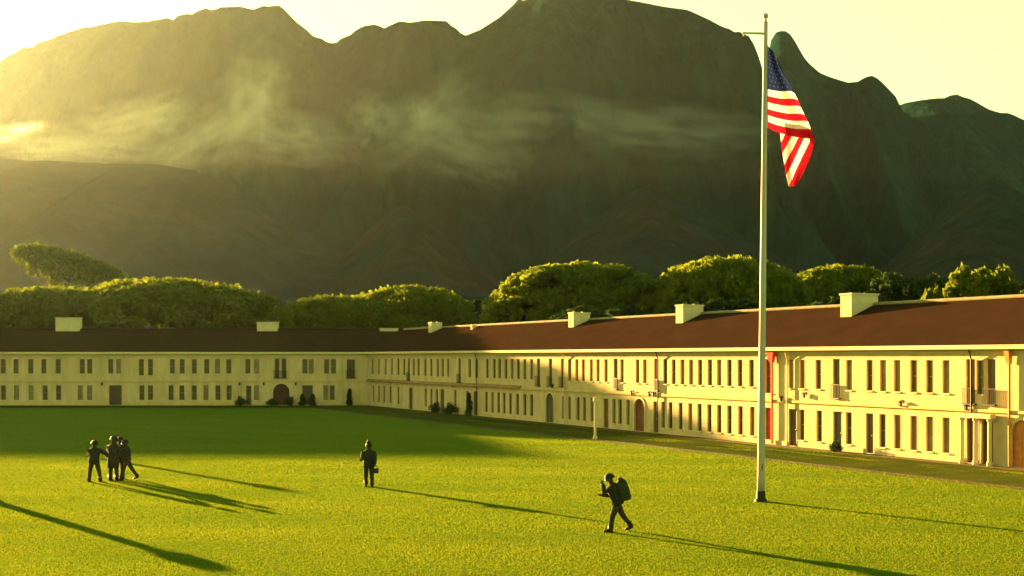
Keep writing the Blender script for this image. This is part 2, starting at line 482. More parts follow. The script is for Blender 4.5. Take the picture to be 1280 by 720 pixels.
def add_window(fac, a, c, z0, z1, kind, arch, m_):
    root = fac.root
    y = 0.12
    b = MB()
    if kind == 'window':
        fw = 0.045
        m = m_ or M['frame']
        b.box(a, a + fw, y, y + 0.07, z0, z1)
        b.box(c - fw, c, y, y + 0.07, z0, z1)
        b.box(a + fw, c - fw, y, y + 0.07, z1 - fw, z1)
        b.box(a + fw, c - fw, y, y + 0.07, z0, z0 + fw)
        zm = (z0 + z1) / 2
        b.box(a + fw, c - fw, y + 0.015, y + 0.06, zm - 0.025, zm + 0.025)
        w = b.build('window', m, root)
        g_ = MB(); g_.box(a + fw, c - fw, y + 0.035, y + 0.05, z0 + fw, zm - 0.025)
        g_.box(a + fw, c - fw, y + 0.035, y + 0.05, zm + 0.025, z1 - fw)
        g_.build('pane', M['curtain'] if random.random() < 0.28 else M['glass'], w)
        s_ = MB(); s_.box(a - 0.05, c + 0.05, -0.07, 0.0, z0 - 0.085, z0 - 0.003)
        s_.build('sill', M['trim'], w)
    else:
        m = m_ or M['door']
        if arch:
            n = 10; r = (c - a) / 2; zs = z1 - r; cx = (a + c) / 2
            P = [(cx - r * math.cos(math.pi * i / n), zs + r * math.sin(math.pi * i / n)) for i in range(n + 1)]
            out = [(a, z0)] + P + [(c, z0)]
            b.add([(p[0], y, p[1]) for p in out] + [(p[0], y + 0.06, p[1]) for p in out],
                  [tuple(range(len(out)))[::-1], tuple(range(len(out), 2 * len(out)))])
            # raised planks and middle joint
            b.box(cx - 0.03, cx + 0.03, y - 0.02, y - 0.002, z0 + 0.05, z1 - 0.12)
            for q in (-0.5, 0.5):
                b.box(cx + q * r - 0.3 * r, cx + q * r + 0.3 * r, y - 0.025, y - 0.002, z0 + 0.25, z0 + 1.0)
                b.box(cx + q * r - 0.3 * r, cx + q * r + 0.3 * r, y - 0.025, y - 0.002, z0 + 1.15, zs)
            d = b.build('door', m, root)
            # arch surround
            s_ = MB(); t = 0.16
            ro = r + t
            Q = [(cx - ro * math.cos(math.pi * i / n), zs + ro * math.sin(math.pi * i / n)) for i in range(n + 1)]
            Pi = [(a, z0)] + P + [(c, z0)]; Qo = [(a - t, z0)] + Q + [(c + t, z0)]
            for i in range(len(Pi) - 1):
                p0, p1, q0, q1 = Pi[i], Pi[i + 1], Qo[i], Qo[i + 1]
                s_.quad((p0[0], -0.06, p0[1]), (p1[0], -0.06, p1[1]), (q1[0], -0.06, q1[1]), (q0[0], -0.06, q0[1]))
                s_.quad((q0[0], -0.06, q0[1]), (q1[0], -0.06, q1[1]), (q1[0], 0.0, q1[1]), (q0[0], 0.0, q0[1]))
                s_.quad((p0[0], -0.06, p0[1]), (p0[0], 0.0, p0[1]), (p1[0], 0.0, p1[1]), (p1[0], -0.06, p1[1]))
            s_.build('surround', M['trim'], d)
        else:
            fw = 0.07
            b.box(a + fw, c - fw, y + 0.02, y + 0.07, z0 + 0.02, z1 - fw)
            b.box(a + 2 * fw, c - 2 * fw, y, y + 0.018, z0 + 0.15, z0 + 0.9)
            b.box(a + 2 * fw, c - 2 * fw, y, y + 0.018, z0 + 1.05, z1 - 2 * fw)
            d = b.build('door', m, root)
            f_ = MB()
            f_.box(a, a + fw, y - 0.02, y + 0.08, z0, z1); f_.box(c - fw, c, y - 0.02, y + 0.08, z0, z1)
            f_.box(a + fw, c - fw, y - 0.02, y + 0.08, z1 - fw, z1)
            f_.build('frame', M['frame'], d)
            if z0 < 1:
                h_ = MB(); h_.ball((c - 0.2, y - 0.03, z0 + 1.02), 0.035, 8, 6)
                h_.build('handle', M['brass'], d)
            else:   # upstairs: French window with a little iron rail
                h_ = MB()
                h_.box(a - 0.12, c + 0.12, -0.16, -0.13, z0 + 0.80, z0 + 0.84)
                for q in np.linspace(a - 0.10, c + 0.10, 7):
                    h_.box(q - 0.012, q + 0.012, -0.155, -0.135, z0 + 0.02, z0 + 0.80)
                h_.box(a - 0.12, c + 0.12, -0.18, 0.0, z0 - 0.05, z0 + 0.02)
                h_.build('railing', M['metal_dark'], d)

def wall_lamp(root, s, z):
    b = MB()
    b.box(s - 0.04, s + 0.04, -0.03, -0.001, z - 0.05, z + 0.13)
    b.tube([(s, -0.03, z + 0.08), (s, -0.13, z + 0.10), (s, -0.16, z)], 0.015, 6)
    b.box(s - 0.07, s + 0.07, -0.23, -0.09, z - 0.24, z)
    b.add([(s - 0.10, -0.26, z), (s + 0.10, -0.26, z), (s + 0.10, -0.06, z), (s - 0.10, -0.06, z), (s, -0.16, z + 0.10)],
          [(0, 1, 4), (1, 2, 4), (2, 3, 4), (3, 0, 4), (3, 2, 1, 0)])
    b.build('wall_lantern', M['metal_dark'], root)

def chimney(root, s, y, w, d, z0, z1):
    b = MB()
    b.box(s - w / 2, s + w / 2, y - d / 2, y + d / 2, z0, z1 - 0.12)
    b.box(s - w / 2 - 0.06, s + w / 2 + 0.06, y - d / 2 - 0.06, y + d / 2 + 0.06, z1 - 0.12, z1)
    ch = b.build('chimney', M['chimney'], root)
    k = MB()
    for q in (-0.25, 0.25):
        if w > d: k.box(s + q * w - 0.15, s + q * w + 0.15, y - 0.15, y + 0.15, z1 + 0.001, z1 + 0.05)
        else: k.box(s - 0.15, s + 0.15, y + q * d - 0.15, y + q * d + 0.15, z1 + 0.001, z1 + 0.05)
    k.build('flue', M['metal_dark'], ch)

OUT = (-9.47, 162.0)      # outer corner
def to_local(root, p):
    q = root.matrix_basis.inverted() @ Vector(p)
    return (q.x, q.y, q.z)

# ---- left (frontal) building ----
LX0 = -84.0
left = empty('barracks_building', (LX0, 150.0, 0.0), 0.0,
             'long shaded cream two storey barracks with dark roof across the back of the lawn', 'building')
LL = -16.9 - LX0
fl = Facade(LL, left)
def sl_(px): return (px - 640) / F * 150.0 - LX0
UP = (3.72, 5.42); LO = (0.62, 2.34)
for px in (-150,-132,-112,-96,-76,-60,-42,-30,-14, 3.8,20,38.4,54.8,72.6,102.8,112,138.4,148.1,176.6,187.9,215.3,227.6,242.8,258.4,271.9,286,309.8,320.6,381,389,408.4,416.8):
    if sl_(px) < 0.6: continue
    tall = px in (176.6, 187.9)
    fl.add(1, sl_(px), 0.60, UP[0] - (0.22 if tall else 0), UP[1], 'window')
fl.add(1, sl_(346.2), 0.55, 3.22, 5.5, 'door'); fl.add(1, sl_(354.9), 0.55, 3.22, 5.5, 'door')
fl.add(1, sl_(438.6), 0.98, 3.22, 5.4, 'door')
for px in (-150,-132,-112,-96,-76,-60,-42,-30,-14, 4.1,20.6,39,56.3,73.1,100.3,112,177.2,188,213.8,227.3,242.8,257.4,272.4,286.3,320.6,407.4,415.3):
    if sl_(px) < 0.6: continue
    fl.add(0, sl_(px), 0.60, LO[0], LO[1], 'window')
fl.add(0, sl_(144.2), 1.5, 0.05, 2.36, 'door')
fl.add(0, sl_(310.9), 0.62, 0.05, 2.30, 'door')
fl.add(0, sl_(351.6), 1.95, 0.05, 2.55, 'door', arch=True, mat=M['door_plum'])
fl.add(0, sl_(384.4), 1.25, 0.05, 2.36, 'door')
b = build_wall(fl)
# the other sides: back wall, left end
x1, y1 = OUT[0] - LX0, 12.0
b.quad((0, 0, 0), (0, 0, WALL_H), (0, 12, WALL_H), (0, 12, 0))
b.quad((0, 12, 0), (0, 12, WALL_H), (x1, 12, WALL_H), (x1, 12, 0))
b.add([(0, 0, WALL_H), (0, 6, RIDGE), (0, 12, WALL_H)], [(0, 1, 2)])
b.build('wall', M['stucco'], left)
for row in (0, 1):
    for o_ in fl.op[row]: add_window(fl, *o_)

def slab(b, poly, th=0.16):
    n = len(poly)
    top = [tuple(p) for p in poly]; bot = [(p[0], p[1], p[2] - th) for p in poly]
    b.add(top + bot, [tuple(range(n)), tuple(range(2 * n - 1, n - 1, -1))] + [(i, i + n, (i + 1) % n + n, (i + 1) % n) for i in range(n)])
OV = 0.45
sl_z = (RIDGE - WALL_H) / 6.0
ez = WALL_H + 0.17 - OV * sl_z
rz_ = RIDGE + 0.17
# mitre: in left building local coordinates, corner line from inner (LL,0) to outer (x1,12)
mx_ = (x1 - LL) / 12.0
def mit(y): return LL + mx_ * y
b = MB()
slab(b, [(-0.4, -OV, ez), (mit(-OV), -OV, ez), (mit(6), 6, rz_), (-0.4, 6, rz_)])
slab(b, [(-0.4, 6, rz_), (mit(6), 6, rz_), (mit(12 + OV), 12 + OV, ez), (-0.4, 12 + OV, ez)])
roofL = b.build('roof', M['roof'], left)
c_ = MB(); c_.tube([(-0.4, 6, rz_ + 0.02), (mit(6), 6, rz_ + 0.02)], 0.13, 8)
c_.build('ridge_cap', M['roof'], roofL)
c_ = MB(); c_.box(-0.4, mit(-OV) - 0.1, -OV - 0.12, -OV - 0.004, ez - 0.24, ez - 0.02)
c_.build('gutter', M['trim'], left)
c_ = MB(); c_.box(0, LL - 0.1, -0.10, -0.003, BAND - 0.09, BAND + 0.06)
c_.build('ledge', M['belt'], left)
c_ = MB(); c_.box(0, LL - 0.1, -0.05, -0.003, WALL_H - 0.55, WALL_H - 0.12)
c_.build('cornice', M['trim'], left)
c_ = MB()
x_ = 0.0
for a_, cc_, z0_, *_r in sorted(fl.op[0]) + [[LL - 0.1, LL, 0, 0]]:
    if z0_ < 0.3 or cc_ >= LL - 0.01:
        if a_ - 0.18 > x_: c_.box(x_, a_ - 0.18, -0.06, -0.003, 0.0, 0.36)
        x_ = cc_ + 0.18
c_.build('plinth', M['belt'], left)
def lx(px, Y=156.0): return (px - 640) / F * Y - LX0
chimney(left, lx(86), 6, 2.9, 1.0, RIDGE - 0.4, height(397, 156))
chimney(left, lx(335), 6, 2.5, 1.0, RIDGE - 0.4, height(402.5, 156))
chimney(left, lx(486.5), 6, 2.2, 1.0, RIDGE - 0.5, height(410.5, 156))
for px in (300, 370, 128, 330): wall_lamp(left, sl_(px), 2.6)
# downpipes
for px in (126, 300, 428):
    b = MB(); b.tube([(sl_(px), -0.18, ez - 0.2), (sl_(px), -0.13, ez - 0.75), (sl_(px), -0.13, 0.15)], 0.045, 8)
    b.build('downpipe', M['trim'], left)

# ---- right wing ----
W_ROT = math.atan2(WD.y, WD.x)
right = empty('barracks_building', (C0.x, C0.y, 0.0), W_ROT,
              'long sunlit cream two storey barracks running along the right side towards the camera', 'building')
RL = 128.0
fr = Facade(RL, right)
def sr(px):
    t = (px - 640) / F
    return (150 * t + 16.9) / (0.4457 + 0.8952 * t)
up_w = [465.6,473.3,482.2,490,497.8,505,517,523,531.6,539,547,553.3,560,587,595.6,609,617.8,624.4,632.2,640,647.8,656,664.5,
        711.8,721,729,739,747.5,757.5,777.5,796.8,806,831.6,842,853,863.7,875,887.3,898.9,911.7,924.9,939.3,988.8,1002.6,1022.8,
        1061.4,1086.9,1103.7,1121.4,1142,1161.9,1182.5,1224.8]
up_t = [511,574.4,673,688,703,769.5,820.5,1045.4,1213.2,1238.7]
lo_w = [466.7,473.3,480,488,497.8,532,539,546,569,584,607.8,615.6,623,630,637.8,646.7,656,664.4,703.8,711.8,722.5,730.5,740,
        767.5,775,785,829,838,850.6,862.8,874.4,886.7,898.9,911.7,925.5,940.2,1002,1024,1061,1103,1121.7,1142,1161.9,1182.5]
lo_d = [(456.7,1.0),(513.3,1.1),(553,1.0),(594.4,0.9),(757.5,0.75),(819,0.5),(991,0.8),(1047,0.8),(1086.9,0.6)]
for px in up_w: fr.add(1, sr(px), 0.50 if px > 700 else 0.56, 3.68, 5.46, 'window')
for px in up_t: fr.add(1, sr(px), 0.60, 3.16, 5.52, 'door')
fr.add(1, sr(960.7), 0.75, 3.3, 5.5, 'window', mat=M['frame_red'])
for px in lo_w: fr.add(0, sr(px), 0.50 if px > 700 else 0.56, 0.46, 2.36, 'window')
for px, w_ in lo_d: fr.add(0, sr(px), w_, 0.05, 2.36, 'door', mat=M['door_red'] if px == 757.5 else None)
fr.add(0, sr(687.5), 1.55, 0.05, 2.55, 'door', arch=True)
fr.add(0, sr(799.5), 1.45, 0.05, 2.5, 'door', arch=True, mat=M['door_red'])
fr.add(0, sr(960.7), 0.75, 0.3, 2.36, 'door', mat=M['frame_red'])
fr.add(0, sr(1216.5), 0.9, 0.05, 2.4, 'door')
fr.add(0, sr(1233.5), 0.85, 0.05, 2.4, 'door')
fr.add(0, sr(1278.0), 1.45, 0.05, 2.45, 'door', arch=True, mat=M['door_orange'])
for k_ in range(9):   # beyond the right edge of the photograph the wall goes on the same way
    fr.add(1, 99.5 + k_ * 1.5, 0.5, 3.68, 5.46, 'window'); 
b = build_wall(fr)
b.quad((RL, 0, 0), (RL, 12, 0), (RL, 12, WALL_H), (RL, 0, WALL_H))
oc = to_local(right, (OUT[0], OUT[1], 0))
b.quad((RL, 12, 0), (oc[0], 12, 0), (oc[0], 12, WALL_H), (RL, 12, WALL_H))
b.add([(RL, 0, WALL_H), (RL, 12, WALL_H), (RL, 6, RIDGE)], [(0, 1, 2)])
b.build('wall', M['stucco'], right)
for row in (0, 1):
    for o_ in fr.op[row]: add_window(fr, *o_)
mr = oc[0] / 12.0
def mitr(y): return mr * y
b = MB()
slab(b, [(mitr(-OV), -OV, ez), (RL + 0.4, -OV, ez), (RL + 0.4, 6, rz_), (mitr(6), 6, rz_)])
slab(b, [(mitr(6), 6, rz_), (RL + 0.4, 6, rz_), (RL + 0.4, 12 + OV, ez), (mitr(12 + OV), 12 + OV, ez)])
roofR = b.build('roof', M['roof'], right)
c_ = MB(); c_.tube([(mitr(6), 6, rz_ + 0.02), (RL + 0.4, 6, rz_ + 0.02)], 0.13, 8)
c_.build('ridge_cap', M['kerb'], roofR)
c_ = MB(); c_.box(0.35, RL, -OV - 0.12, -OV - 0.004, ez - 0.24, ez - 0.02)
c_.build('gutter', M['trim'], right)
s_split = sr(652)
c_ = MB(); c_.box(s_split + 0.002, RL, -0.12, -0.003, BAND - 0.10, BAND + 0.05)
c_.build('ledge', M['belt'], right)
c_ = MB()
c_.add([(0.2, -0.003, BAND + 0.26), (s_split, -0.003, BAND + 0.26), (s_split, -0.30, BAND + 0.06), (0.2, -0.30, BAND + 0.06),
        (0.2, -0.003, BAND + 0.14), (s_split, -0.003, BAND + 0.14), (s_split, -0.30, BAND - 0.04), (0.2, -0.30, BAND - 0.04)],
       [(0, 3, 2, 1), (4, 5, 6, 7), (3, 7, 6, 2), (0, 4, 7, 3), (1, 2, 6, 5)])
o_ = c_.build('pent_roof', M['belt_dark'], right)
o_['label'] = 'narrow brown pent roof between the storeys at the shaded far end'
c_ = MB(); c_.box(0.1, RL, -0.05, -0.003, WALL_H - 0.50, WALL_H - 0.12)
c_.build('cornice', M['trim'], right)
c_ = MB()
x_ = 0.0
for a_, cc_, z0_, *_r in sorted(fr.op[0]) + [[RL - 0.1, RL, 0, 0]]:
    if z0_ < 0.4 or cc_ >= RL - 0.01:
        if a_ - 0.18 > x_: c_.box(x_, a_ - 0.18, -0.05, -0.003, 0.0, 0.30)
        x_ = cc_ + 0.18
c_.build('plinth', M['stucco'], right)
def ridge_s(px, n=6.0):
    t = (px - 640) / F
    # X = C0.x - WN.x*n + WD.x*s ; Y = C0.y - WN.y*n + WD.y*s
    ox = C0.x - WN.x * n; oy = C0.y - WN.y * n
    return (t * oy - ox) / (WD.x - t * WD.y)
def ridge_Y(s, n=6.0): return C0.y - WN.y * n + WD.y * s
for px, top, w_, d_ in ((544, 403, 0.9, 1.3), (592, 407, 0.4, 0.5), (724, 390.5, 0.95, 1.7), (862, 381, 1.0, 1.9), (1074, 367, 1.05, 2.2)):
    s_ = ridge_s(px, 5.2)
    chimney(right, s_, 5.2, w_, d_, RIDGE - 0.7, height(top, ridge_Y(s_, 5.2)))
for px, z in ((568, 2.9), (594, 3.0), (692, 3.25), (791, 3.0), (813, 3.0), (818.5, 3.0), (978, 3.05), (1007, 3.35), (1210, 3.05), (1128, 3.1)):
    wall_lamp(right, sr(px), z)
for px, m_ in ((449, M['trim']), (595, M['metal_dark']), (704, M['trim']), (820.5, M['metal_dark']), (981, M['trim']), (1209, M['metal_dark'])):
    s_ = sr(px) + 0.42
    b = MB(); b.tube([(s_, -0.36, ez - 0.2), (s_, -0.16, ez - 0.75), (s_, -0.16, 0.1)], 0.045, 8)
    b.build('downpipe', m_, right)
# red and orange drainpipes with hopper heads
for px, m_, lab in ((967.5, M['red'], 'red drainpipe with a wide hopper head'), (1264.5, M['orange'], 'orange drainpipe')):
    s_ = sr(px)
    b = MB()
    b.tube([(s_, -0.16, ez - 1.0), (s_, -0.16, 0.08)], 0.065, 10)
    t_, u_ = (0.42, 0.12) if m_ is M['red'] else (0.16, 0.1)
    z2 = ez - 0.28; z1 = ez - 1.0
    b.add([(s_ - t_, -0.42, z2), (s_ + t_, -0.42, z2), (s_ + t_, -0.12, z2), (s_ - t_, -0.12, z2),
           (s_ - u_, -0.26, z1), (s_ + u_, -0.26, z1), (s_ + u_, -0.08, z1), (s_ - u_, -0.08, z1)],
          [(0, 3, 2, 1), (4, 5, 6, 7), (0, 1, 5, 4), (1, 2, 6, 5), (2, 3, 7, 6), (3, 0, 4, 7)])
    o_ = b.build('drainpipe', m_, right, smooth=False)
    o_['label'] = lab
# pale portico columns at the near double doors
for px in (1208, 1225, 1243):
    s_ = sr(px)
    b = MB(); b.tube([(s_, -0.32, 0.02), (s_, -0.32, 0.2), (s_, -0.32, 0.22), (s_, -0.32, 2.3), (s_, -0.32, 2.32), (s_, -0.32, 2.44)],
                     [0.17, 0.17, 0.12, 0.11, 0.16, 0.16], 12)
    b.build('column', M['trim'], right)
b = MB(); b.box(sr(1206) - 0.1, sr(1245) + 0.1, -0.52, -0.125, 2.45, 2.68); b.build('portico_lintel', M['trim'], right)

# ---- slender white post in front of the wing ----
def post(px, py, h, label):
    Y = depth(py); X = at(px, Y)
    t = empty('lamp_post', (X, Y, 0.0), 0, label, 'lamp post')
    b = MB(); b.tube([(0, 0, 0), (0, 0, 0.25), (0, 0, 0.26), (0, 0, h)], [0.16, 0.15, 0.09, 0.08], 10); b.build('pole', M['trim'], t, smooth=False)
    b = MB(); b.tube([(0, 0, h + 0.002), (0, 0, h + 0.05), (0, 0, h + 0.3), (0, 0, h + 0.36)], [0.1, 0.17, 0.14, 0.02], 10); b.build('lamp_head', M['trim'], t)
    return t
post(744, 549, 2.55, 'slender white lamp post in front of the barracks beside the red brown door')

# ================================================================== FLAGPOLE
PY = depth(627); PX = at(951, PY)
pole = empty('flagpole', (PX, PY, 0), 0, 'tall pale grey flagpole standing on the lawn at the right', 'flagpole')
ph = height(27, PY)
lean = at(957, PY) - PX
b = MB()
N = 24
b.tube([(lean * i / N, 0, 0.35 + (ph - 0.35) * i / N) for i in range(N + 1)], [0.150 - 0.065 * i / N for i in range(N + 1)], 20)
b.build('shaft', M['pole'], pole, smooth=True)
b = MB(); b.tube([(0, 0, 0.0), (0, 0, 0.10), (0, 0, 0.12), (0, 0, 0.42)], [0.26, 0.25, 0.19, 0.175], 20)
b.build('base_collar', M['metal_dark'], pole)
b = MB(); b.tube([(lean, 0, ph + 0.002), (lean, 0, ph + 0.12)], [0.05, 0.04], 10); b.ball((lean, 0, ph + 0.22), 0.11)
b.build('finial', M['pole'], pole, smooth=True)
za = height(42, PY)
b = MB(); b.tube([(lean - 0.92, 0, za + 0.03), (lean - 0.07, 0, za)], [0.035, 0.05], 8); b.tube([(lean - 0.85, 0, za + 0.02), (lean - 0.85, 0, za - 0.10)], 0.03, 6)
b.build('crossarm', M['pole'], pole)
b = MB(); b.tube([(0.28 + lean * q, -0.20 + 0.03 * q, 1.4 + (za - 1.4) * q) if False else (lean * q + 0.02, -0.17 + 0.05 * q, 1.4 + (za - 1.6) * q) for q in (0, .25, .5, .75, 1)], 0.010, 5)
b.build('halyard', M['rope'], pole)
b = MB(); b.box(-0.04, 0.04, -0.22, -0.15, 1.33, 1.37); b.box(-0.02, 0.02, -0.215, -0.19, 1.22, 1.50)
b.build('cleat', M['metal_dark'], pole)

# ---- the flag: cloth drooping from the hoist, stripes cut into the mesh ----
def fp(px, py, d):
    """a point of the hanging cloth, d metres in front (-) or behind (+) the pole axis"""
    return Vector(((px - 951) / F * PY, d, EYE + (HZ - py) / F * PY))
def lerp(a, b, t): return a + (b - a) * t
hx = lambda v: 959.0 - 0.8 * v
def panelA(u, v):
    # u 0..1 from hoist to the fold, v 0 (bottom) .. 1 (top)
    pl = (959.5 - 1.0 * v, 160 - 105 * v)
    # right edge, sampled: v=1 top follows the drooping top edge
    pts = [(0.0, 1016, 175), (0.077, 1012, 163), (0.154, 1009, 153), (0.23, 1005, 144), (0.308, 1001, 134), (0.385, 998, 125), (0.46, 994, 116), (0.6, 988, 103), (0.8, 980, 90), (1.0, 974, 80)]
    for (v0, x0, y0), (v1, x1_, y1_) in zip(pts, pts[1:]):
        if v <= v1 + 1e-6:
            t = (v - v0) / (v1 - v0); pr = (lerp(x0, x1_, t), lerp(y0, y1_, t)); break
    sag = 4.0 * math.sin(math.pi * u) * (0.4 + 0.6 * (1 - v))
    x = lerp(pl[0], pr[0], u); y = lerp(pl[1], pr[1], u) + sag * 0.6 - 2 * math.sin(math.pi * u) * v
    d = 0.16 * math.sin(u * 5.5 + v * 2.2) * u ** 0.6 + 0.10 * math.sin(u * 11 + v * 6) * u
    return fp(x, y, d - 0.02)
def panelB(u, w):
    # the fly end folded behind and hanging: w 0 (left) .. 1 (right), u 0 top .. 1 bottom
    top = [(0.0, 975, 152), (0.35, 990, 155), (0.7, 1005, 161), (1.0, 1019, 180)]
    for (w0, x0, y0), (w1, x1_, y1_) in zip(top, top[1:]):
        if w <= w1 + 1e-6:
            t = (w - w0) / (w1 - w0); pt = (lerp(x0, x1_, t), lerp(y0, y1_, t)); break
    pb_ = (987.5 + 9 * w, 232.5 - 1.5 * w)
    x = lerp(pt[0], pb_[0], u); y = lerp(pt[1], pb_[1], u)
    x += 2.0 * math.sin(u * math.pi) * (0.4 + 0.6*w) - 1.5 * math.sin(u * math.pi) * (1 - w)
    d = 0.20 + 0.13 * math.sin(w * 9 + u * 2) * (1 - 0.4 * u)
    return fp(x, y, d)
fb = MB()
NV = 39; NU = 16
RED, WHT, BLU = 0, 1, 2
def stripe(v):       # v 0 bottom
    return RED if int(min(12, v * 13)) % 2 == 0 else WHT
grid = [[panelA(i / NU, j / NV) for j in range(NV + 1)] for i in range(NU + 1)]
for i in range(NU):
    for j in range(NV):
        v = (j + 0.5) / NV
        fb.cur = BLU if v > 6 / 13 else stripe(v)
        fb.quad(grid[i][j], grid[i + 1][j], grid[i + 1][j + 1], grid[i][j + 1])
NW = 72; NB = 48
gB = [[panelB(i / NB, j / NW) for j in range(NW + 1)] for i in range(NB + 1)]
for i in range(NB):
    for j in range(NW):
        c = (gB[i][j] + gB[i + 1][j + 1]) / 2
        cpx = 951 + c.x * F / PY; cpy = HZ - (c.z - EYE) * F / PY
        k = int(max(0, (1019 - cpx) * 45 - (cpy - 184) * 22) / 50 / 8.0)
        fb.cur = RED if k % 2 == 0 else WHT
        fb.quad(gB[i][j], gB[i + 1][j], gB[i + 1][j + 1], gB[i][j + 1])
# the fold that joins both panels round the right edge
for j in range(9):
    v0, v1 = j / NV, (j + 1) / NV
    a0, a1 = grid[NU][j], grid[NU][j + 1]
    w0 = 1 - 0.30 * (j / 9); w1 = 1 - 0.30 * ((j + 1) / 9)
    b0, b1 = panelB(0.0, w0), panelB(0.0, w1)
    m0 = (a0 + b0) / 2 + Vector((0.03, 0, 0)); m1 = (a1 + b1) / 2 + Vector((0.03, 0, 0))
    fb.cur = stripe((v0 + v1) / 2)
    fb.quad(a0, m0, m1, a1); fb.quad(m0, b0, b1, m1)
# fifty stars
def star(u, v, r):
    c = panelA(u, v); du = (panelA(min(1, u + .02), v) - c).normalized(); dv = (panelA(u, min(1, v + .02)) - c).normalized()
    n = du.cross(dv).normalized()
    if n.y > 0: n = -n
    pts = []
    for k in range(10):
        rr = r if k % 2 == 0 else r * 0.42
        a = math.pi / 2 + k * math.pi / 5
        pts.append(c + du * math.cos(a) * rr + dv * math.sin(a) * rr + n * 0.018)
    fb.cur = WHT
    fb.add(pts + [c + n * 0.018], [(k, (k + 1) % 10, 10) for k in range(10)])
for r_ in range(9):
    for c__ in range(6 if r_ % 2 == 0 else 5):
        u = 0.10 + (c__ + (0.5 if r_ % 2 else 0)) * 0.155
        v = 6 / 13 + 0.05 + r_ * 0.054
        star(u, v, 0.030)
flag = fb.build('flag', [M['flag_red'], M['flag_white'], M['flag_blue']], smooth=True)
flag.location = (PX, PY, 0)
tag(flag, 'United States flag drooping from the top of the tall pole', 'flag')
b = MB(); b.tube([fp(958.3, 55, 0), fp(959.2, 160, 0)], 0.022, 8)
b.build('heading', M['flag_white'], flag)

# ================================================================== MOUNTAINS
def mtn_mat(name, ca, cb, cc, nscale=0.004, brown=0.5, bump=22, msc=(1.0, 0.5, 0.28)):
    m = bpy.data.materials.new(name)
    m.use_nodes = True
    nt = m.node_tree
    b = nt.nodes['Principled BSDF']
    b.inputs['Roughness'].default_value = 0.95
    b.inputs['Specular IOR Level'].default_value = 0.0
    tc_ = nt.nodes.new('ShaderNodeTexCoord')
    tc = nt.nodes.new('ShaderNodeMapping'); tc.inputs['Scale'].default_value = msc
    nt.links.new(tc_.outputs['Object'], tc.inputs[0])
    n = nt.nodes.new('ShaderNodeTexNoise'); n.inputs['Scale'].default_value = nscale; n.inputs['Detail'].default_value = 10; n.inputs['Roughness'].default_value = 0.7
    nt.links.new(tc.outputs[0], n.inputs[0])
    r = nt.nodes.new('ShaderNodeValToRGB')
    r.color_ramp.elements[0].position = 0.36; r.color_ramp.elements[0].color = (*ca, 1)
    r.color_ramp.elements[1].position = 0.66; r.color_ramp.elements[1].color = (*cc, 1)
    e = r.color_ramp.elements.new(brown); e.color = (*cb, 1)
    nt.links.new(n.outputs['Fac'], r.inputs[0])
    n5 = nt.nodes.new('ShaderNodeTexNoise'); n5.inputs['Scale'].default_value = 0.035; n5.inputs['Detail'].default_value = 8; n5.inputs['Roughness'].default_value = 0.75
    nt.links.new(tc.outputs[0], n5.inputs[0])
    r5 = nt.nodes.new('ShaderNodeValToRGB'); r5.color_ramp.elements[0].position = 0.38; r5.color_ramp.elements[1].position = 0.62
    r5.color_ramp.elements[0].color = (0.62, 0.66, 0.66, 1); r5.color_ramp.elements[1].color = (1.3, 1.26, 1.2, 1)
    nt.links.new(n5.outputs['Fac'], r5.inputs[0])
    mu = nt.nodes.new('ShaderNodeMix'); mu.data_type = 'RGBA'; mu.blend_type = 'MULTIPLY'; mu.inputs[0].default_value = 1
    nt.links.new(r.outputs[0], mu.inputs[6]); nt.links.new(r5.outputs[0], mu.inputs[7])
    nt.links.new(mu.outputs[2], b.inputs['Base Color'])
    n2 = nt.nodes.new('ShaderNodeTexNoise'); n2.inputs['Scale'].default_value = 0.03; n2.inputs['Detail'].default_value = 8
    nt.links.new(tc.outputs[0], n2.inputs[0])
    bp = nt.nodes.new('ShaderNodeBump'); bp.inputs['Distance'].default_value = bump
    nt.links.new(n2.outputs['Fac'], bp.inputs['Height'])
    nt.links.new(bp.outputs[0], b.inputs['Normal'])
    return m
M['mtn'] = mtn_mat('forested_mountain', (0.002, 0.014, 0.019), (0.004, 0.021, 0.023), (0.010, 0.032, 0.026))  # tall vegetation tone bands, painted in place of weak gully shading
M['spur'] = mtn_mat('dry_brown_spur', (0.003, 0.018, 0.026), (0.012, 0.021, 0.024), (0.026, 0.025, 0.022), 0.006, 0.48, bump=7, msc=(1, 0.8, 0.6))
M['hill'] = mtn_mat('scrubby_foothill', (0.003, 0.017, 0.028), (0.007, 0.020, 0.028), (0.018, 0.024, 0.026), 0.006, bump=7, msc=(1, 0.8, 0.6))

def interp(tab, x):
    xs = [t[0] for t in tab]; ys = [t[1] for t in tab]
    return np.interp(x, xs, ys)

def fbm(P, H=0.9, oct_=5):
    return mn.fractal(Vector(P), H, 2.0, oct_)

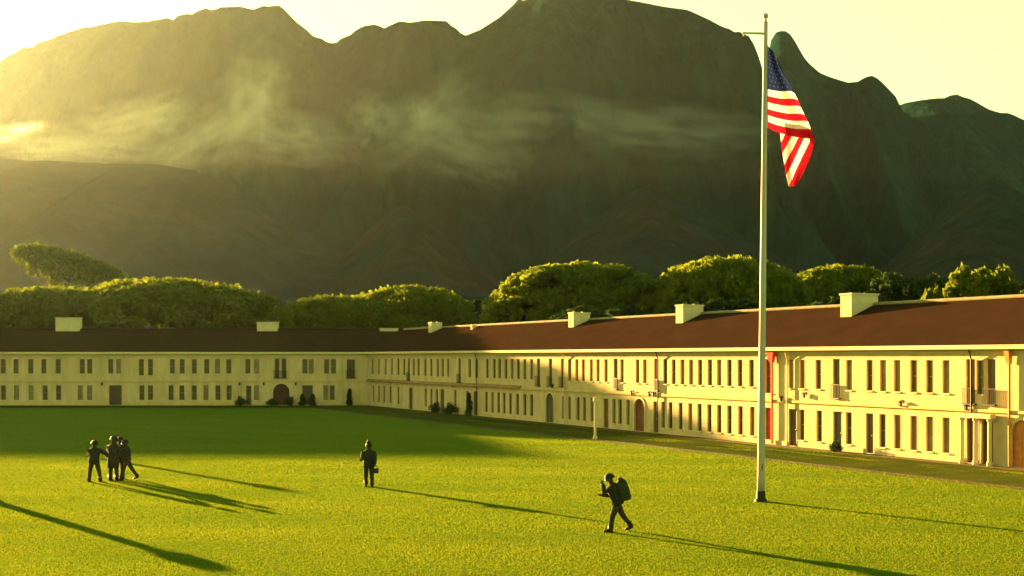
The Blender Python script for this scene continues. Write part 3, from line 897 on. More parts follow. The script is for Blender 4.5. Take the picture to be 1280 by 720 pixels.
def mountain(name, tab, Yc, Yf, Yb, px0, px1, dpx, m, flute=70, seed=0.0, rows=70, brk=0.55, brkz=0.30, crestn=6.0, wl=150.0):
    """a range with its crest at distance Yc, foot at Yf and a real back slope down to Yb"""
    pxs = np.arange(px0, px1 + dpx, dpx)
    V = []
    nf = rows; nb = 14
    for px in pxs:
        py = float(interp(tab, px))
        t = (px - 640) / F
        Zc = EYE + (HZ - py) / F * Yc
        for j in range(nf + nb + 1):
            if j <= nf:
                q = j / nf                      # 0 foot .. 1 crest
                Y = Yf + (Yc - Yf) * q
                if q < brk: prof = brkz * (q / brk) ** 1.5
                else:
                    k = (q - brk) / (1 - brk)
                    prof = brkz + (1 - brkz) * (1 - (1 - k) ** 1.35)
            else:
                q = 1.0; k = (j - nf) / nb
                Y = Yc + (Yb - Yc) * k
                prof = 1 - 1.02 * k ** 1.2
            X = t * Y
            if j <= nf:
                env = math.sin(math.pi * min(1, q ** 0.8)) ** 0.8 if q < 1 else 0
                xw = X + 60 * mn.noise(Vector((X / 300 + seed, Y / 400, 1.3)))
                rid = 1 - abs(mn.noise(Vector((xw / wl + seed * 3.7, Y / 2200, 0.5)))) * 2.4
                rid += 0.45 * (1 - abs(mn.noise(Vector((xw / (wl * 0.42) + seed, Y / 900, 7.7)))) * 2.4)
                rid += 0.09 * (1 - abs(mn.noise(Vector((xw / (wl * 0.2) + seed, Y / 300, 4.2)))) * 2.4)
                dz = flute * env * (rid - 0.85) + 0.22 * flute * env * fbm((X / 110, Y / 300, seed), 1.0, 4)
            else:
                dz = 0
            if abs(j - nf) <= 1: dz += crestn * fbm((X / 32, seed, 2.0), 0.6, 5)
            z = Zc * prof + dz
            if j <= nf:
                z = min(z, EYE + (HZ - py) / F * Y * 0.995 + crestn * 0.5) if q > brk else z
            if j == 0 or j == nf + nb: z = -4
            V.append((X, Y, z))
    n = nf + nb + 1
    V = np.array(V)
    I, J = np.meshgrid(np.arange(len(pxs) - 1), np.arange(n - 1), indexing='ij')
    a = (I * n + J).ravel()
    Q = np.stack([a, a + n, a + n + 1, a + 1], 1)
    o = np_mesh(name, V, Q, m, smooth=True)
    return tag(o, kind='structure')

T1 = [(-900, 420), (-700, 400), (-520, 360), (-380, 300), (-250, 230), (-120, 150), (-40, 96), (0, 76), (30, 60), (60, 48), (100, 36), (150, 26.5), (175, 28), (215, 22), (240, 16), (260, 10),
      (350, 7), (357, 14), (370, 28), (395, 46), (417, 55), (430, 46), (455, 33), (470, 31), (480, 36), (500, 27), (512, 29), (530, 26), (560, 27), (572, 38), (580, 46), (600, 38),
      (625, 22), (640, 8), (647, -1), (700, -5), (775, -1), (800, 3), (830, 9), (860, 13), (890, 27), (915, 37), (935, 44), (946, 62), (954, 90), (968, 130), (1000, 190), (1060, 270), (1150, 350), (1300, 420)]
T2 = [(760, 300), (860, 200), (920, 130), (950, 92), (958, 78), (963, 52), (970, 41), (980, 38), (990, 45), (998, 60), (1008, 77), (1025, 92), (1040, 98), (1060, 104), (1072, 103), (1082, 97), (1092, 95),
      (1103, 104), (1120, 122), (1132, 145), (1150, 180), (1190, 240), (1260, 320), (1340, 390)]
T3 = [(980, 260), (1060, 180), (1110, 140), (1128, 130), (1150, 126), (1180, 122), (1195, 118), (1215, 125), (1235, 137), (1250, 142), (1262, 142), (1280, 151), (1340, 165), (1450, 180), (1600, 230), (1850, 300), (2100, 380)]
mountain('mountain', T1, 2700, 1150, 3500, -900, 1300, 6, M['mtn'], flute=230, seed=1.3, wl=210, crestn=9)
mountain('mountain', T2, 2950, 1250, 3550, 760, 1340, 6, M['mtn'], flute=150, seed=4.1, wl=190, crestn=9)
mountain('mountain', T3, 3300, 1300, 3800, 980, 2100, 8, M['mtn'], flute=150, seed=8.9, wl=190, crestn=9)
# foothills and dry spurs
TH1 = [(-1100, 330), (-700, 280), (-400, 235), (-200, 205), (0, 199), (110, 203), (200, 206), (245, 214), (300, 240), (380, 285), (450, 330), (520, 370), (600, 400)]
mountain('foothill', TH1, 1450, 620, 2100, -1100, 600, 8, M['hill'], flute=26, seed=2.2, rows=44, brk=0.4, crestn=3, wl=110)
TH2 = [(330, 400), (400, 345), (440, 308), (480, 268), (502, 256), (525, 268), (560, 300), (600, 335), (680, 390)]
mountain('foothill', TH2, 1330, 560, 1900, 330, 680, 6, M['spur'], flute=14, seed=5.2, rows=40, brk=0.4, crestn=4, wl=80)
TH3 = [(600, 400), (660, 345), (700, 312), (750, 270), (790, 240), (812, 229), (835, 240), (870, 262), (910, 285), (950, 308), (1020, 350), (1100, 400)]
mountain('foothill', TH3, 1380, 560, 1950, 600, 1100, 6, M['spur'], flute=14, seed=6.6, rows=40, brk=0.4, crestn=4, wl=85)
TH4 = [(1040, 400), (1100, 340), (1150, 290), (1200, 245), (1236, 224), (1262, 232), (1300, 255), (1400, 310), (1600, 380)]
mountain('foothill', TH4, 1420, 560, 1950, 1040, 1600, 6, M['spur'], flute=14, seed=9.6, rows=40, brk=0.4, crestn=4, wl=85)
TH5 = [(-1000, 410), (-300, 395), (0, 372), (200, 380), (330, 372), (420, 384), (600, 370), (760, 376), (900, 362), (1100, 366), (1300, 352), (1700, 372), (2200, 410)]
mountain('foothill', TH5, 620, 300, 900, -1000, 2200, 12, M['hill'], flute=5, seed=3.3, rows=30, brk=0.4, crestn=3, wl=60)

# unseen bank added off to the left, its crest shaped to shade the lawn
def bank():
    xs = np.linspace(-290, -76, 110); ys = np.linspace(176, 250, 24)
    V = []
    for x in xs:
        for y in ys:
            h = np.interp(x, [-290, -220, -150, -97, -82, -79, -76], [8, 16, 21, 21, 16.5, 10, 0])
            k = max(0.0, 1 - abs((y - 198) / (22 if y < 198 else 52)))
            V.append((x, y, -0.3 + (h + 0.3) * (k * k * (3 - 2 * k)) + 0.10 * mn.noise(Vector((x / 6, y / 6, 0))) * k))
    n = len(ys)
    I, J = np.meshgrid(np.arange(len(xs) - 1), np.arange(n - 1), indexing='ij')
    a = (I * n + J).ravel()
    o = np_mesh('shade_bank', np.array(V), np.stack([a, a + n, a + n + 1, a + 1], 1), M['ground'], smooth=True)
    return tag(o, kind='structure')
bank()

# ================================================================== TREES
def leaf_cloud(centres, radii, n_per, size, flat=0.6, seed=0):
    r = np.random.default_rng(seed)
    Vs = []
    tot = 0
    for c, rad, n in zip(centres, radii, n_per):
        d = r.normal(size=(n, 3)); d /= np.linalg.norm(d, axis=1)[:, None]
        rr = rad * r.uniform(0.55, 1.08, size=(n, 1)) * (1 + 0.18 * np.sin(d[:, :1] * 7 + c[0]) * np.cos(d[:, 1:2] * 6 + c[1]))
        P = c + d * rr * np.array([1, 1, flat])
        # leaf spray: small quad, random orientation biased outwards/up
        nrm = d * 0.6 + r.normal(size=(n, 3)) * 0.7 + np.array([0, 0, 0.5]); nrm /= np.linalg.norm(nrm, axis=1)[:, None]
        t = np.cross(nrm, r.normal(size=(n, 3))); t /= np.linalg.norm(t, axis=1)[:, None]
        b_ = np.cross(nrm, t)
        s = size * r.uniform(0.5, 1.3, size=(n, 1))
        q = np.stack([P - t * s, P - b_ * s * 0.55, P + t * s, P + b_ * s * 0.55], 1)
        Vs.append(q.reshape(-1, 3))
    V = np.concatenate(Vs)
    Q = np.arange(len(V)).reshape(-1, 4)
    return V, Q

def limb_tube(b, p0, p1, r0, r1, seed, bend=0.15):
    p0, p1 = Vector(p0), Vector(p1)
    L = (p1 - p0).length
    k = 5
    pts = []
    for i in range(k + 1):
        t = i / k
        off = Vector((mn.noise(Vector((seed, t * 2, 0))), mn.noise(Vector((seed, t * 2, 5))), 0.4 * mn.noise(Vector((seed, t * 2, 9))))) * L * bend * math.sin(math.pi * t) * 2
        pts.append(p0.lerp(p1, t) + off)
    b.tube(pts, [r0 + (r1 - r0) * i / k for i in range(k + 1)], 7)

def make_tree(name, label, R_, H, trunk_h, leafm, seed, nclump=70, leaf=0.36, dens=170, dome=0.42, lean=(0, 0), group=None, lumpy=0.12):
    """umbrella crowned tree: short trunk, spreading limbs, domed crown of leaf clumps"""
    r = np.random.default_rng(seed)
    t = empty(name, (0, 0, 0), 0, label, 'tree', group)
    cs, rs, ns = [], [], []
    edge = H - H * dome
    for k in range(nclump):
        a = r.uniform(0, 2 * math.pi); q = math.sqrt(r.uniform(0.0, 1)); 
        rad = R_ * q * (1 + 0.14 * math.sin(3 * a + seed) + 0.08 * math.sin(7 * a + 2 * seed))
        x, y = rad * math.cos(a) + lean[0] * q, rad * math.sin(a)
        top = edge + (H - edge) * math.sqrt(max(0, 1 - min(1, q) ** 2.6))
        cr = r.uniform(0.075, 0.125) * R_
        z = top - cr * 0.62 - r.uniform(0, lumpy) * H * (1 if k % 3 else 0.3)
        z = max(z, trunk_h + 0.5)
        z += lean[1] * x / R_
        cs.append(np.array([x, y, z])); rs.append(cr); ns.append(int(dens * (cr / (0.13 * R_)) ** 2))
        # under layer, fills the body of the crown
        if k % 2 == 0:
            cs.append(np.array([x * 0.92, y * 0.92, max(trunk_h * 0.9, z - cr * 1.1)])); rs.append(cr * 1.05); ns.append(int(dens * 0.6))
    V, Q = leaf_cloud(cs, rs, ns, leaf, 0.62, seed)
    np_mesh('crown', V, Q, leafm, t)
    b = MB()
    b.tube([(0, 0, -0.2), (0, 0, 0.5), (0.1, 0, trunk_h * 0.6), (0, 0.1, trunk_h)], [0.075 * R_ , 0.055 * R_, 0.045 * R_, 0.045 * R_], 10)
    for k in range(9):
        a = 2 * math.pi * k / 9 + r.uniform(-.3, .3); q = r.uniform(0.45, 0.8)
        e = (R_ * q * math.cos(a), R_ * q * math.sin(a), edge + (H - edge) * 0.55)
        limb_tube(b, (0, 0, trunk_h * r.uniform(0.7, 1.0)), e, 0.028 * R_, 0.006 * R_, seed + k)
    b.build('trunk', M['bark'], t)
    return t

GT = 'trees behind the barracks'
kinds = {
 'a': make_tree('monkeypod_tree', 'x', 12.0, 13.5, 4.0, M['leaf'], 11, nclump=300, dome=0.55, lumpy=0.05, leaf=0.34, group=GT),
 'b': make_tree('monkeypod_tree', 'x', 13.0, 14.5, 4.0, M['leaf'], 23, nclump=320, dome=0.5, lumpy=0.06, group=GT),
 'c': make_tree('monkeypod_tree', 'x', 11.0, 15.5, 4.5, M['leaf'], 37, nclump=300, dome=0.6, lumpy=0.06, group=GT),
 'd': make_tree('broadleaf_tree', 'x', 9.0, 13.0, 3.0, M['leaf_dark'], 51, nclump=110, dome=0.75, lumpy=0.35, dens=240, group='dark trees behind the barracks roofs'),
 'e': make_tree('broadleaf_tree', 'x', 7.0, 10.0, 2.0, M['leaf'], 63, nclump=100, dome=0.8, lumpy=0.4, leaf=0.34, dens=260, group='trees behind the barracks'),
}
size = {'a': (12.0, 13.5), 'b': (13.0, 14.5), 'c': (11.0, 15.5), 'd': (9.0, 13.0), 'e': (7.0, 10.0)}
used = set()
def place_tree(kind, px, top, wpx, Y, rz, label, gz=0.0):
    R0, H0 = size[kind]
    X = at(px, Y)
    Rt = wpx / 2 / F * Y; Ht = height(top, Y) - gz
    sc = (Rt / R0, Rt / R0, Ht / H0)
    if kind not in used:
        used.add(kind); o = kinds[kind]
        o.location = (X, Y, gz); o.rotation_euler = (0, 0, rz); o.scale = sc; o['label'] = label
    else:
        o = copy_thing(kinds[kind], (X, Y, gz), rz, sc, label)
    return o
place_tree('a', 60, 357, 190, 184, 0.3, 'broad monkeypod tree behind the first chimney from the left')
place_tree('b', 205, 347, 280, 190, 1.2, 'widest flat topped monkeypod tree between the first and second chimneys')
place_tree('b', 430, 368, 190, 186, 2.4, 'low spreading bright monkeypod tree just right of the second chimney')
place_tree('a', 515, 356, 190, 192, 4.0, 'domed monkeypod tree above the inner corner of the quadrangle')
place_tree('c', 722, 327, 235, 180, 0.8, 'tall yellow topped monkeypod tree behind the middle of the sunlit roof')
place_tree('b', 906, 320, 220, 172, 3.1, 'broad bright topped monkeypod tree directly left of the flagpole')
place_tree('c', 1052, 331, 190, 185, 5.0, 'monkeypod tree right of the flagpole behind the largest chimney')
place_tree('e', 1236, 324, 150, 125, 0.4, 'lit bushy broadleaf tree at the right edge of the photo behind the roof')
place_tree('e', 1166, 352, 60, 120, 2.0, 'small pale leaved bushy tree left of the lit one at the right edge')
place_tree('e', 1340, 322, 150, 120, 3.0, 'bushy broadleaf tree running out of the right edge of the photo')
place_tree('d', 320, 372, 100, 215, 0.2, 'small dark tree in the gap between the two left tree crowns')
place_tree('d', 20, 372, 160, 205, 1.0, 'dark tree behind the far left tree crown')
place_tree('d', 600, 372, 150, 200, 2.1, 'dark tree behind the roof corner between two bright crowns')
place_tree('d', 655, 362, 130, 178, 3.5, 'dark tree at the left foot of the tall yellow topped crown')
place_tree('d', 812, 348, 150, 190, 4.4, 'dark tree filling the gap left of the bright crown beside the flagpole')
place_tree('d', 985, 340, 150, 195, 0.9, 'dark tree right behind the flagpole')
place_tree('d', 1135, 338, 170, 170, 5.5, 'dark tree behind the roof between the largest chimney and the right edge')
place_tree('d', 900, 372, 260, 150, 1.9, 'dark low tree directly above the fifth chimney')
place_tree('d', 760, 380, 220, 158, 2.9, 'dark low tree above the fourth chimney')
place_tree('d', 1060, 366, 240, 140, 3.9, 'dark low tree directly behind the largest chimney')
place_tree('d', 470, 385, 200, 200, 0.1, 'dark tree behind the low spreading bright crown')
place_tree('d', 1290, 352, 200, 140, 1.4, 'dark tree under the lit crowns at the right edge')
# far hazy tree on the slope at the left, and its lower companion
kinds['f'] = make_tree('hillside_tree', 'x', 12.0, 12.0, 3.0, M['leaf_warm'], 77, nclump=160, dome=0.32, lumpy=0.08, lean=(0, -2.6), group=None)
size['f'] = (12.0, 12.0)
place_tree('f', 88, 311, 150, 290, 0.0, 'flat spreading hazy tree sloping down to the right behind the far left crowns', gz=12)

# trees far up the valley floor: one mass of wood
def far_wood():
    r = np.random.default_rng(5)
    cs, rs, ns = [], [], []
    for k in range(420):
        Y = r.uniform(300, 560); px = r.uniform(-250, 1500)
        X = at(px, Y)
        base = (HZ - float(interp(TH5, px))) / F * 620 * min(1, max(0, (Y - 300) / 320)) ** 1.3 * 0.75
        rad = r.uniform(5, 9)
        cs.append(np.array([X, Y, base + rad * 0.5 + 1])); rs.append(rad); ns.append(200)
    V, Q = leaf_cloud(cs, rs, ns, 0.8, 0.75, 9)
    o = np_mesh('woodland', V, Q, M['leaf_dark'])
    tag(o, 'dark distant woodland covering the valley floor below the mountains', 'woodland', kind='stuff')
far_wood()

# ================================================================== SHRUBS
def make_shrub(kind, seed):
    t = empty('shrub', (0, 0, 0), 0, 'x', 'shrub', 'shrubs at the foot of the barracks')
    r = np.random.default_rng(seed)
    cs, rs, ns = [], [], []
    if kind == 'round':
        for k in range(10):
            d = r.normal(size=3) * 0.22
            cs.append(np.array([d[0], d[1], 0.5 + d[2]])); rs.append(0.36); ns.append(120)
    else:
        for k in range(14):
            z = 0.2 + k * 0.14
            cs.append(np.array([r.normal() * 0.05, r.normal() * 0.05, z])); rs.append(0.42 - 0.016 * k); ns.append(100)
    V, Q = leaf_cloud(cs, rs, ns, 0.09, 1.0, seed)
    np_mesh('foliage', V, Q, M['shrub'], t)
    b = MB(); b.tube([(0, 0, -0.05), (0.02, 0, 0.35), (0, 0.02, 0.7)], [0.05, 0.04, 0.02], 6)
    b.build('stem', M['bark'], t)
    return t
shr = {'round': make_shrub('round', 3), 'tall': make_shrub('tall', 8)}
shu = set()
def place_shrub(kind, x, y, s, sz, label):
    if kind not in shu:
        shu.add(kind); o = shr[kind]; o.location = (x, y, 0.01); o.scale = (s, s, sz); o['label'] = label
    else:
        copy_thing(shr[kind], (x, y, 0.01), random.uniform(0, 6), (s, s, sz), label)
for kind, px, s, sz, lab in (('round', 300, 0.85, 0.95, 'small round dark shrub left of the narrow door on the shaded barracks'),
                        ('round', 341, 0.8, 0.8, 'round dark shrub at the left foot of the arched door on the shaded barracks'),
                        ('round', 363, 0.9, 0.9, 'round dark shrub at the right foot of the arched door on the shaded barracks'),
                        ('tall', 378, 1.0, 0.62, 'upright shrub left of the wide door next to the arched one'),
                        ('tall', 391, 1.0, 0.62, 'upright shrub right of the wide door next to the arched one'),
                        ('tall', 437, 1.0, 0.9, 'tallest dark green columnar shrub beside the inner corner'),
                        ):
    place_shrub(kind, at(px, 149.1), 149.1, s, sz, lab)
for kind, px, s, sz, lab in (('round', 553, 0.9, 0.9, 'round shrub under the dark door half way along the shaded part of the right barracks'),
                        ('round', 571, 0.9, 1.0, 'round shrub one window to the right of the half way dark door'),
                        ('tall', 595, 0.9, 1.0, 'upright dark shrub against the last shaded door of the right barracks'),
                        ('round', 1057, 0.6, 0.6, 'small shrub at the foot of the double dark door right of the flagpole')):
    x, y = wing(sr(px), 0.75)
    place_shrub(kind, x, y, s, sz, lab)

# ================================================================== GRASS
def grass():
    r = np.random.default_rng(2)
    n = 1400000
    # density falls with the square of the distance, width grows with it
    Y = 31 * (158.0 / 31) ** r.uniform(0, 1, n)
    X = r.uniform(-0.44, 0.44, n) * Y
    cc = np.array(wing(0, V_OFF))
    dn = (X - cc[0]) * WN.x + (Y - cc[1]) * WN.y
    top = wing(5.2, V_OFF)[1]
    pat = np.sin(X * 0.21 + 1.7 * np.sin(Y * 0.23)) + np.sin(dn * 2.1 + X * 0.15) + 0.8 * np.sin(X * 0.9 + Y * 0.5)
    on_verge = (dn < -1.25) & (dn > -V_OFF + 1.3) & (pat + r.normal(0, 0.7, n) > 0.15)
    k = ((dn > 0.25) & (Y < top - 0.3)) | on_verge
    X, Y, dn = X[k], Y[k], dn[k]; n = len(X)
    a = r.uniform(0, 2 * math.pi, n)
    w = 0.0085 * (Y / 40) * r.uniform(0.6, 1.4, n)
    h = 0.025 * r.uniform(0.6, 1.3, n) * (1 + 0.25 * np.sin(X * 0.31 + 2 * np.sin(Y * 0.11)) * np.sin(Y * 0.83 + X * 0.1))
    lx_, ly_ = r.normal(0, 0.02, n), r.normal(0, 0.02, n)
    z0 = np.where(dn < 0, 0.012 + 0.08 * np.sin(math.pi * np.clip((-dn - 0.1) / (V_OFF - 1.3), 0, 1)), 0.009)
    A = np.stack([X - w * np.cos(a), Y - w * np.sin(a), z0], 1)
    B = np.stack([X + w * np.cos(a), Y + w * np.sin(a), z0], 1)
    C = np.stack([X + lx_, Y + ly_, z0 + h], 1)
    V = np.stack([A, B, C], 1).reshape(-1, 3)
    o = np_mesh('grass', V, np.arange(len(V)).reshape(-1, 3), M['blade'])
    tag(o, 'short yellow green mown grass blades covering the whole lawn', 'grass', kind='stuff')
grass()

# ================================================================== PEOPLE
def person(name, loc, rz, pose, label, coat=None, pack=False, hood=False, group=None, scale=1.0):
    """local +x is the way the person faces; pose gives joint angles in degrees (forward positive)"""
    t = empty(name, (loc[0], loc[1], 0.012), rz, label, 'person', group)
    t.scale = (scale * 1.12, scale * 1.12, scale)
    J = {}; E = []; RAD = {}
    def rot(l, ang, side=0.0):       # limb vector hanging down, swung forward by ang, outward by side
        a = R(ang); s = R(side)
        return Vector((math.sin(a) * math.cos(s), math.sin(s), -math.cos(a) * math.cos(s))) * l
    hip = Vector((0, 0, 0.93))
    lean_ = R(pose.get('lean', 3))
    up = Vector((math.sin(lean_), 0, math.cos(lean_)))
    J['pel'] = hip; RAD['pel'] = (0.155, 0.125)
    J['waist'] = hip + up * 0.17; RAD['waist'] = (0.150, 0.115)
    J['chest'] = hip + up * 0.36; RAD['chest'] = (0.175, 0.13)
    J['sh'] = hip + up * 0.50; RAD['sh'] = (0.12, 0.10)
    J['neck'] = hip + up * 0.585; RAD['neck'] = (0.062, 0.062)
    hd = Vector((math.sin(lean_ + R(pose.get('nod', 5))), 0, math.cos(lean_ + R(pose.get('nod', 5)))))
    J['jaw'] = J['neck'] + hd * 0.085 + Vector((0.015, 0, 0)); RAD['jaw'] = (0.078, 0.080)
    J['head'] = J['neck'] + hd * 0.185; RAD['head'] = (0.095, 0.088)
    J['crown'] = J['neck'] + hd * 0.255; RAD['crown'] = (0.06, 0.06)
    E += [('pel', 'waist'), ('waist', 'chest'), ('chest', 'sh'), ('sh', 'neck'), ('neck', 'jaw'), ('jaw', 'head'), ('head', 'crown')]
    for sd, sg in (('l', 1), ('r', -1)):
        th, kn, so_ = pose['leg_' + sd]
        J['hip' + sd] = hip + Vector((0, 0.095 * sg, -0.03)); RAD['hip' + sd] = (0.118, 0.118)
        J['knee' + sd] = J['hip' + sd] + rot(0.43, th, so_ * sg); RAD['knee' + sd] = (0.088, 0.088)
        J['ank' + sd] = J['knee' + sd] + rot(0.41, th - kn, so_ * sg * 0.6); RAD['ank' + sd] = (0.066, 0.066)
        E += [('pel', 'hip' + sd), ('hip' + sd, 'knee' + sd), ('knee' + sd, 'ank' + sd)]
        sa, el, ss_ = pose['arm_' + sd]
        J['shl' + sd] = J['sh'] + Vector((0, 0.185 * sg, 0.0)); RAD['shl' + sd] = (0.072, 0.072)
        J['elb' + sd] = J['shl' + sd] + rot(0.29, sa, ss_ * sg); RAD['elb' + sd] = (0.049, 0.049)
        J['wri' + sd] = J['elb' + sd] + rot(0.25, sa + el, ss_ * sg * 0.7); RAD['wri' + sd] = (0.034, 0.034)
        dr = (J['wri' + sd] - J['elb' + sd]).normalized()
        J['palm' + sd] = J['wri' + sd] + dr * 0.08; RAD['palm' + sd] = (0.040, 0.024)
        E += [('sh', 'shl' + sd), ('shl' + sd, 'elb' + sd), ('elb' + sd, 'wri' + sd), ('wri' + sd, 'palm' + sd)]
    low = min(J['ankl'].z, J['ankr'].z)
    drop = low - 0.085
    for k_ in J: J[k_] = J[k_] - Vector((0, 0, drop))
    names = list(J)
    me = bpy.data.meshes.new('body_cage')
    me.from_pydata([J[k_] for k_ in names], [(names.index(a), names.index(b_)) for a, b_ in E], [])
    ob = bpy.data.objects.new('body_cage', me); COL.objects.link(ob)
    sk = ob.modifiers.new('skin', 'SKIN')
    for i, k_ in enumerate(names):
        me.skin_vertices[0].data[i].radius = RAD[k_]
        me.skin_vertices[0].data[i].use_root = (k_ == 'pel')
    sb = ob.modifiers.new('sub', 'SUBSURF'); sb.levels = 2; sb.render_levels = 2
    dg = bpy.context.evaluated_depsgraph_get()
    bm_ = bpy.data.meshes.new_from_object(ob.evaluated_get(dg))
    bpy.data.objects.remove(ob)
    bm = bmesh.new(); bm.from_mesh(bm_)
    zn = J['neck'] + hd * 0.02
    for f in bm.faces:
        c = f.calc_center_median()
        skin = (c - zn).dot(hd) > 0
        for sd in 'lr':
            if (c - J['wri' + sd]).dot((J['palm' + sd] - J['wri' + sd]).normalized()) > 0.0 and (c - J['wri' + sd]).length < 0.16: skin = True
        f.material_index = 1 if skin else 0
        f.smooth = True
    # fingers, nose, ears, eyes joined into the same body mesh
    ex = MB(); ex.cur = 1
    for sd, sg in (('l', 1), ('r', -1)):
        w, p = J['wri' + sd], J['palm' + sd]
        d = (p - w).normalized(); side = Vector((1, 0, 0)) - d * d.x; side.normalize(); inn = d.cross(side).normalized()
        if inn.y * sg > 0: inn = -inn
        for k_, L_ in enumerate((0.070, 0.080, 0.074, 0.058)):
            o_ = p + side * (0.030 - 0.020 * k_) - d * 0.01
            ex.tube([o_, o_ + d * L_ * 0.45 + inn * 0.010, o_ + d * L_ * 0.55 + inn * 0.040, o_ + d * L_ * 0.30 + inn * 0.056], [0.0105, 0.0105, 0.0095, 0.007], 6)
        o_ = w + d * 0.025 + side * 0.028
        ex.tube([o_, o_ + d * 0.03 + side * 0.026 + inn * 0.01, o_ + d * 0.058 + side * 0.030 + inn * 0.025], [0.012, 0.011, 0.008], 6)
    H = J['head']
    fx = Vector((hd.z, 0, -hd.x))
    ex.tube([H + fx * 0.088 + hd * 0.012, H + fx * 0.108 - hd * 0.018, H + fx * 0.116 - hd * 0.036, H + fx * 0.085 - hd * 0.042], [0.009, 0.012, 0.015, 0.012], 6)
    for sg in (1, -1):
        ex.ball(H + Vector((0, 0.088 * sg, 0)) - hd * 0.012, 0.03, 8, 6, (0.6, 0.35, 1))
    ex.cur = 2
    for sg in (1, -1):
        ex.ball(H + fx * 0.086 + Vector((0, 0.032 * sg, 0)) + hd * 0.002, 0.011, 8, 6)
    ex.box(H.x + 0.084, H.x + 0.094, -0.024, 0.024, H.z - 0.072, H.z - 0.065)
    o_ = ex.build('x', [M['uniform'], M['skin'], M['eye']])
    bm.from_mesh(o_.data)
    bpy.data.objects.remove(o_)
    bm.to_mesh(bm_); bm.free()
    bm_.materials.clear()
    for m in (M['uniform'], M['skin'], M['eye']): bm_.materials.append(m)
    body = bpy.data.objects.new('body', bm_); COL.objects.link(body); body.parent = t
    # boots
    for sd in 'lr':
        A = J['ank' + sd]; K = J['knee' + sd]
        pitch = (K - A).normalized()
        f = Vector((pitch.z, 0, -pitch.x)) if A.z > 0.12 else Vector((1, 0, 0))
        f = (f * 0.6 + Vector((1, 0, 0)) * 0.4).normalized() if A.z > 0.12 else f
        dn_ = Vector((0, 0, -1))
        b = MB()
        b.tube([A + pitch * 0.16, A + pitch * 0.02, A - pitch * 0.02], [0.085, 0.074, 0.070], 10)
        b.tube([A - f * 0.06 + dn_ * 0.045, A + f * 0.02 + dn_ * 0.038, A + f * 0.12 + dn_ * 0.05, A + f * 0.19 + dn_ * 0.06], [0.038, 0.052, 0.046, 0.026], 10)
        b.box(A.x - 0.09, A.x + 0.20, A.y - 0.042, A.y + 0.042, A.z - 0.085, A.z - 0.062) if A.z <= 0.12 else None
        b.build('boot', M['boot'], t, smooth=True)
    # jacket, looser than the body: lofted ellipses
    b = MB()
    cm = coat or M['uniform_dark']
    ring = []
    hem = pose.get('hem', 0.08)
    P = [(J['pel'] - up * hem, 0.215, 0.18), (J['pel'] + up * 0.02, 0.215, 0.18), (J['waist'], 0.20, 0.165), (J['waist'] + up * 0.03, 0.195, 0.16), (J['chest'], 0.235, 0.19), (J['sh'] - up * 0.01, 0.225, 0.165), (J['sh'] + up * 0.06, 0.15, 0.13), (J['neck'] + up * 0.015, 0.105, 0.105)]
    n = 16
    vs = []
    for (c, ry, rx) in P:
        for k_ in range(n):
            a = 2 * math.pi * k_ / n
            vs.append(c + fx * rx * math.cos(a) * (1 + 0.04 * math.sin(5 * a)) + Vector((0, ry * math.sin(a), 0)))
    fs = [(i * n + k_, i * n + (k_ + 1) % n, (i + 1) * n + (k_ + 1) % n, (i + 1) * n + k_) for i in range(len(P) - 1) for k_ in range(n)]
    b.add(vs, fs + [tuple(range(n))[::-1]])
    for sd in 'lr':
        b.tube([J['shl' + sd] + up * 0.01, J['shl' + sd].lerp(J['elb' + sd], .5), J['elb' + sd], J['elb' + sd].lerp(J['wri' + sd], .92)], [0.105, 0.096, 0.084, 0.066], 10)
    b.build('jacket', cm, t, smooth=True)
    # helmet / hat with hair below it
    b = MB()
    Hc = H + hd * 0.035
    if hood:
        b.ball(Hc - hd * 0.02 - fx * 0.005, 0.125, 14, 10, (1.0, 0.95, 1.2))
        b.tube([Hc + hd * 0.08, Hc + hd * 0.19 - fx * 0.02, Hc + hd * 0.25 - fx * 0.03], [0.09, 0.045, 0.012], 10)
        # open the face
        b2 = MB(); 
        keep = []
        for f_, mi_ in zip(b.f, b.mi):
            c = sum((Vector(b.v[i]) for i in f_), Vector()) / len(f_)
            if (c - Hc).dot(fx) > 0.065 and (c - Hc).dot(hd) < 0.05: continue
            keep.append(f_)
        b.f = keep; b.mi = [0] * len(keep)
        b.build('hood', M['helmet'], t, smooth=True)
    else:
        n = 16; vs = []; fs = []
        for i, (h_, r_) in enumerate(((-0.035, 0.165), (-0.02, 0.158), (0.0, 0.140), (0.06, 0.132), (0.105, 0.104), (0.135, 0.058), (0.143, 0.004))):
            for k_ in range(n):
                a = 2 * math.pi * k_ / n
                vs.append(Hc + hd * (h_ - (0.012 * math.cos(a) if i < 2 else 0)) + fx * r_ * math.cos(a) * 1.06 + Vector((0, r_ * math.sin(a) * 0.96, 0)))
        fs = [(i * n + k_, i * n + (k_ + 1) % n, (i + 1) * n + (k_ + 1) % n, (i + 1) * n + k_) for i in range(6) for k_ in range(n)]
        b.add(vs, fs)
        b.build('helmet', M['helmet'], t, smooth=True)
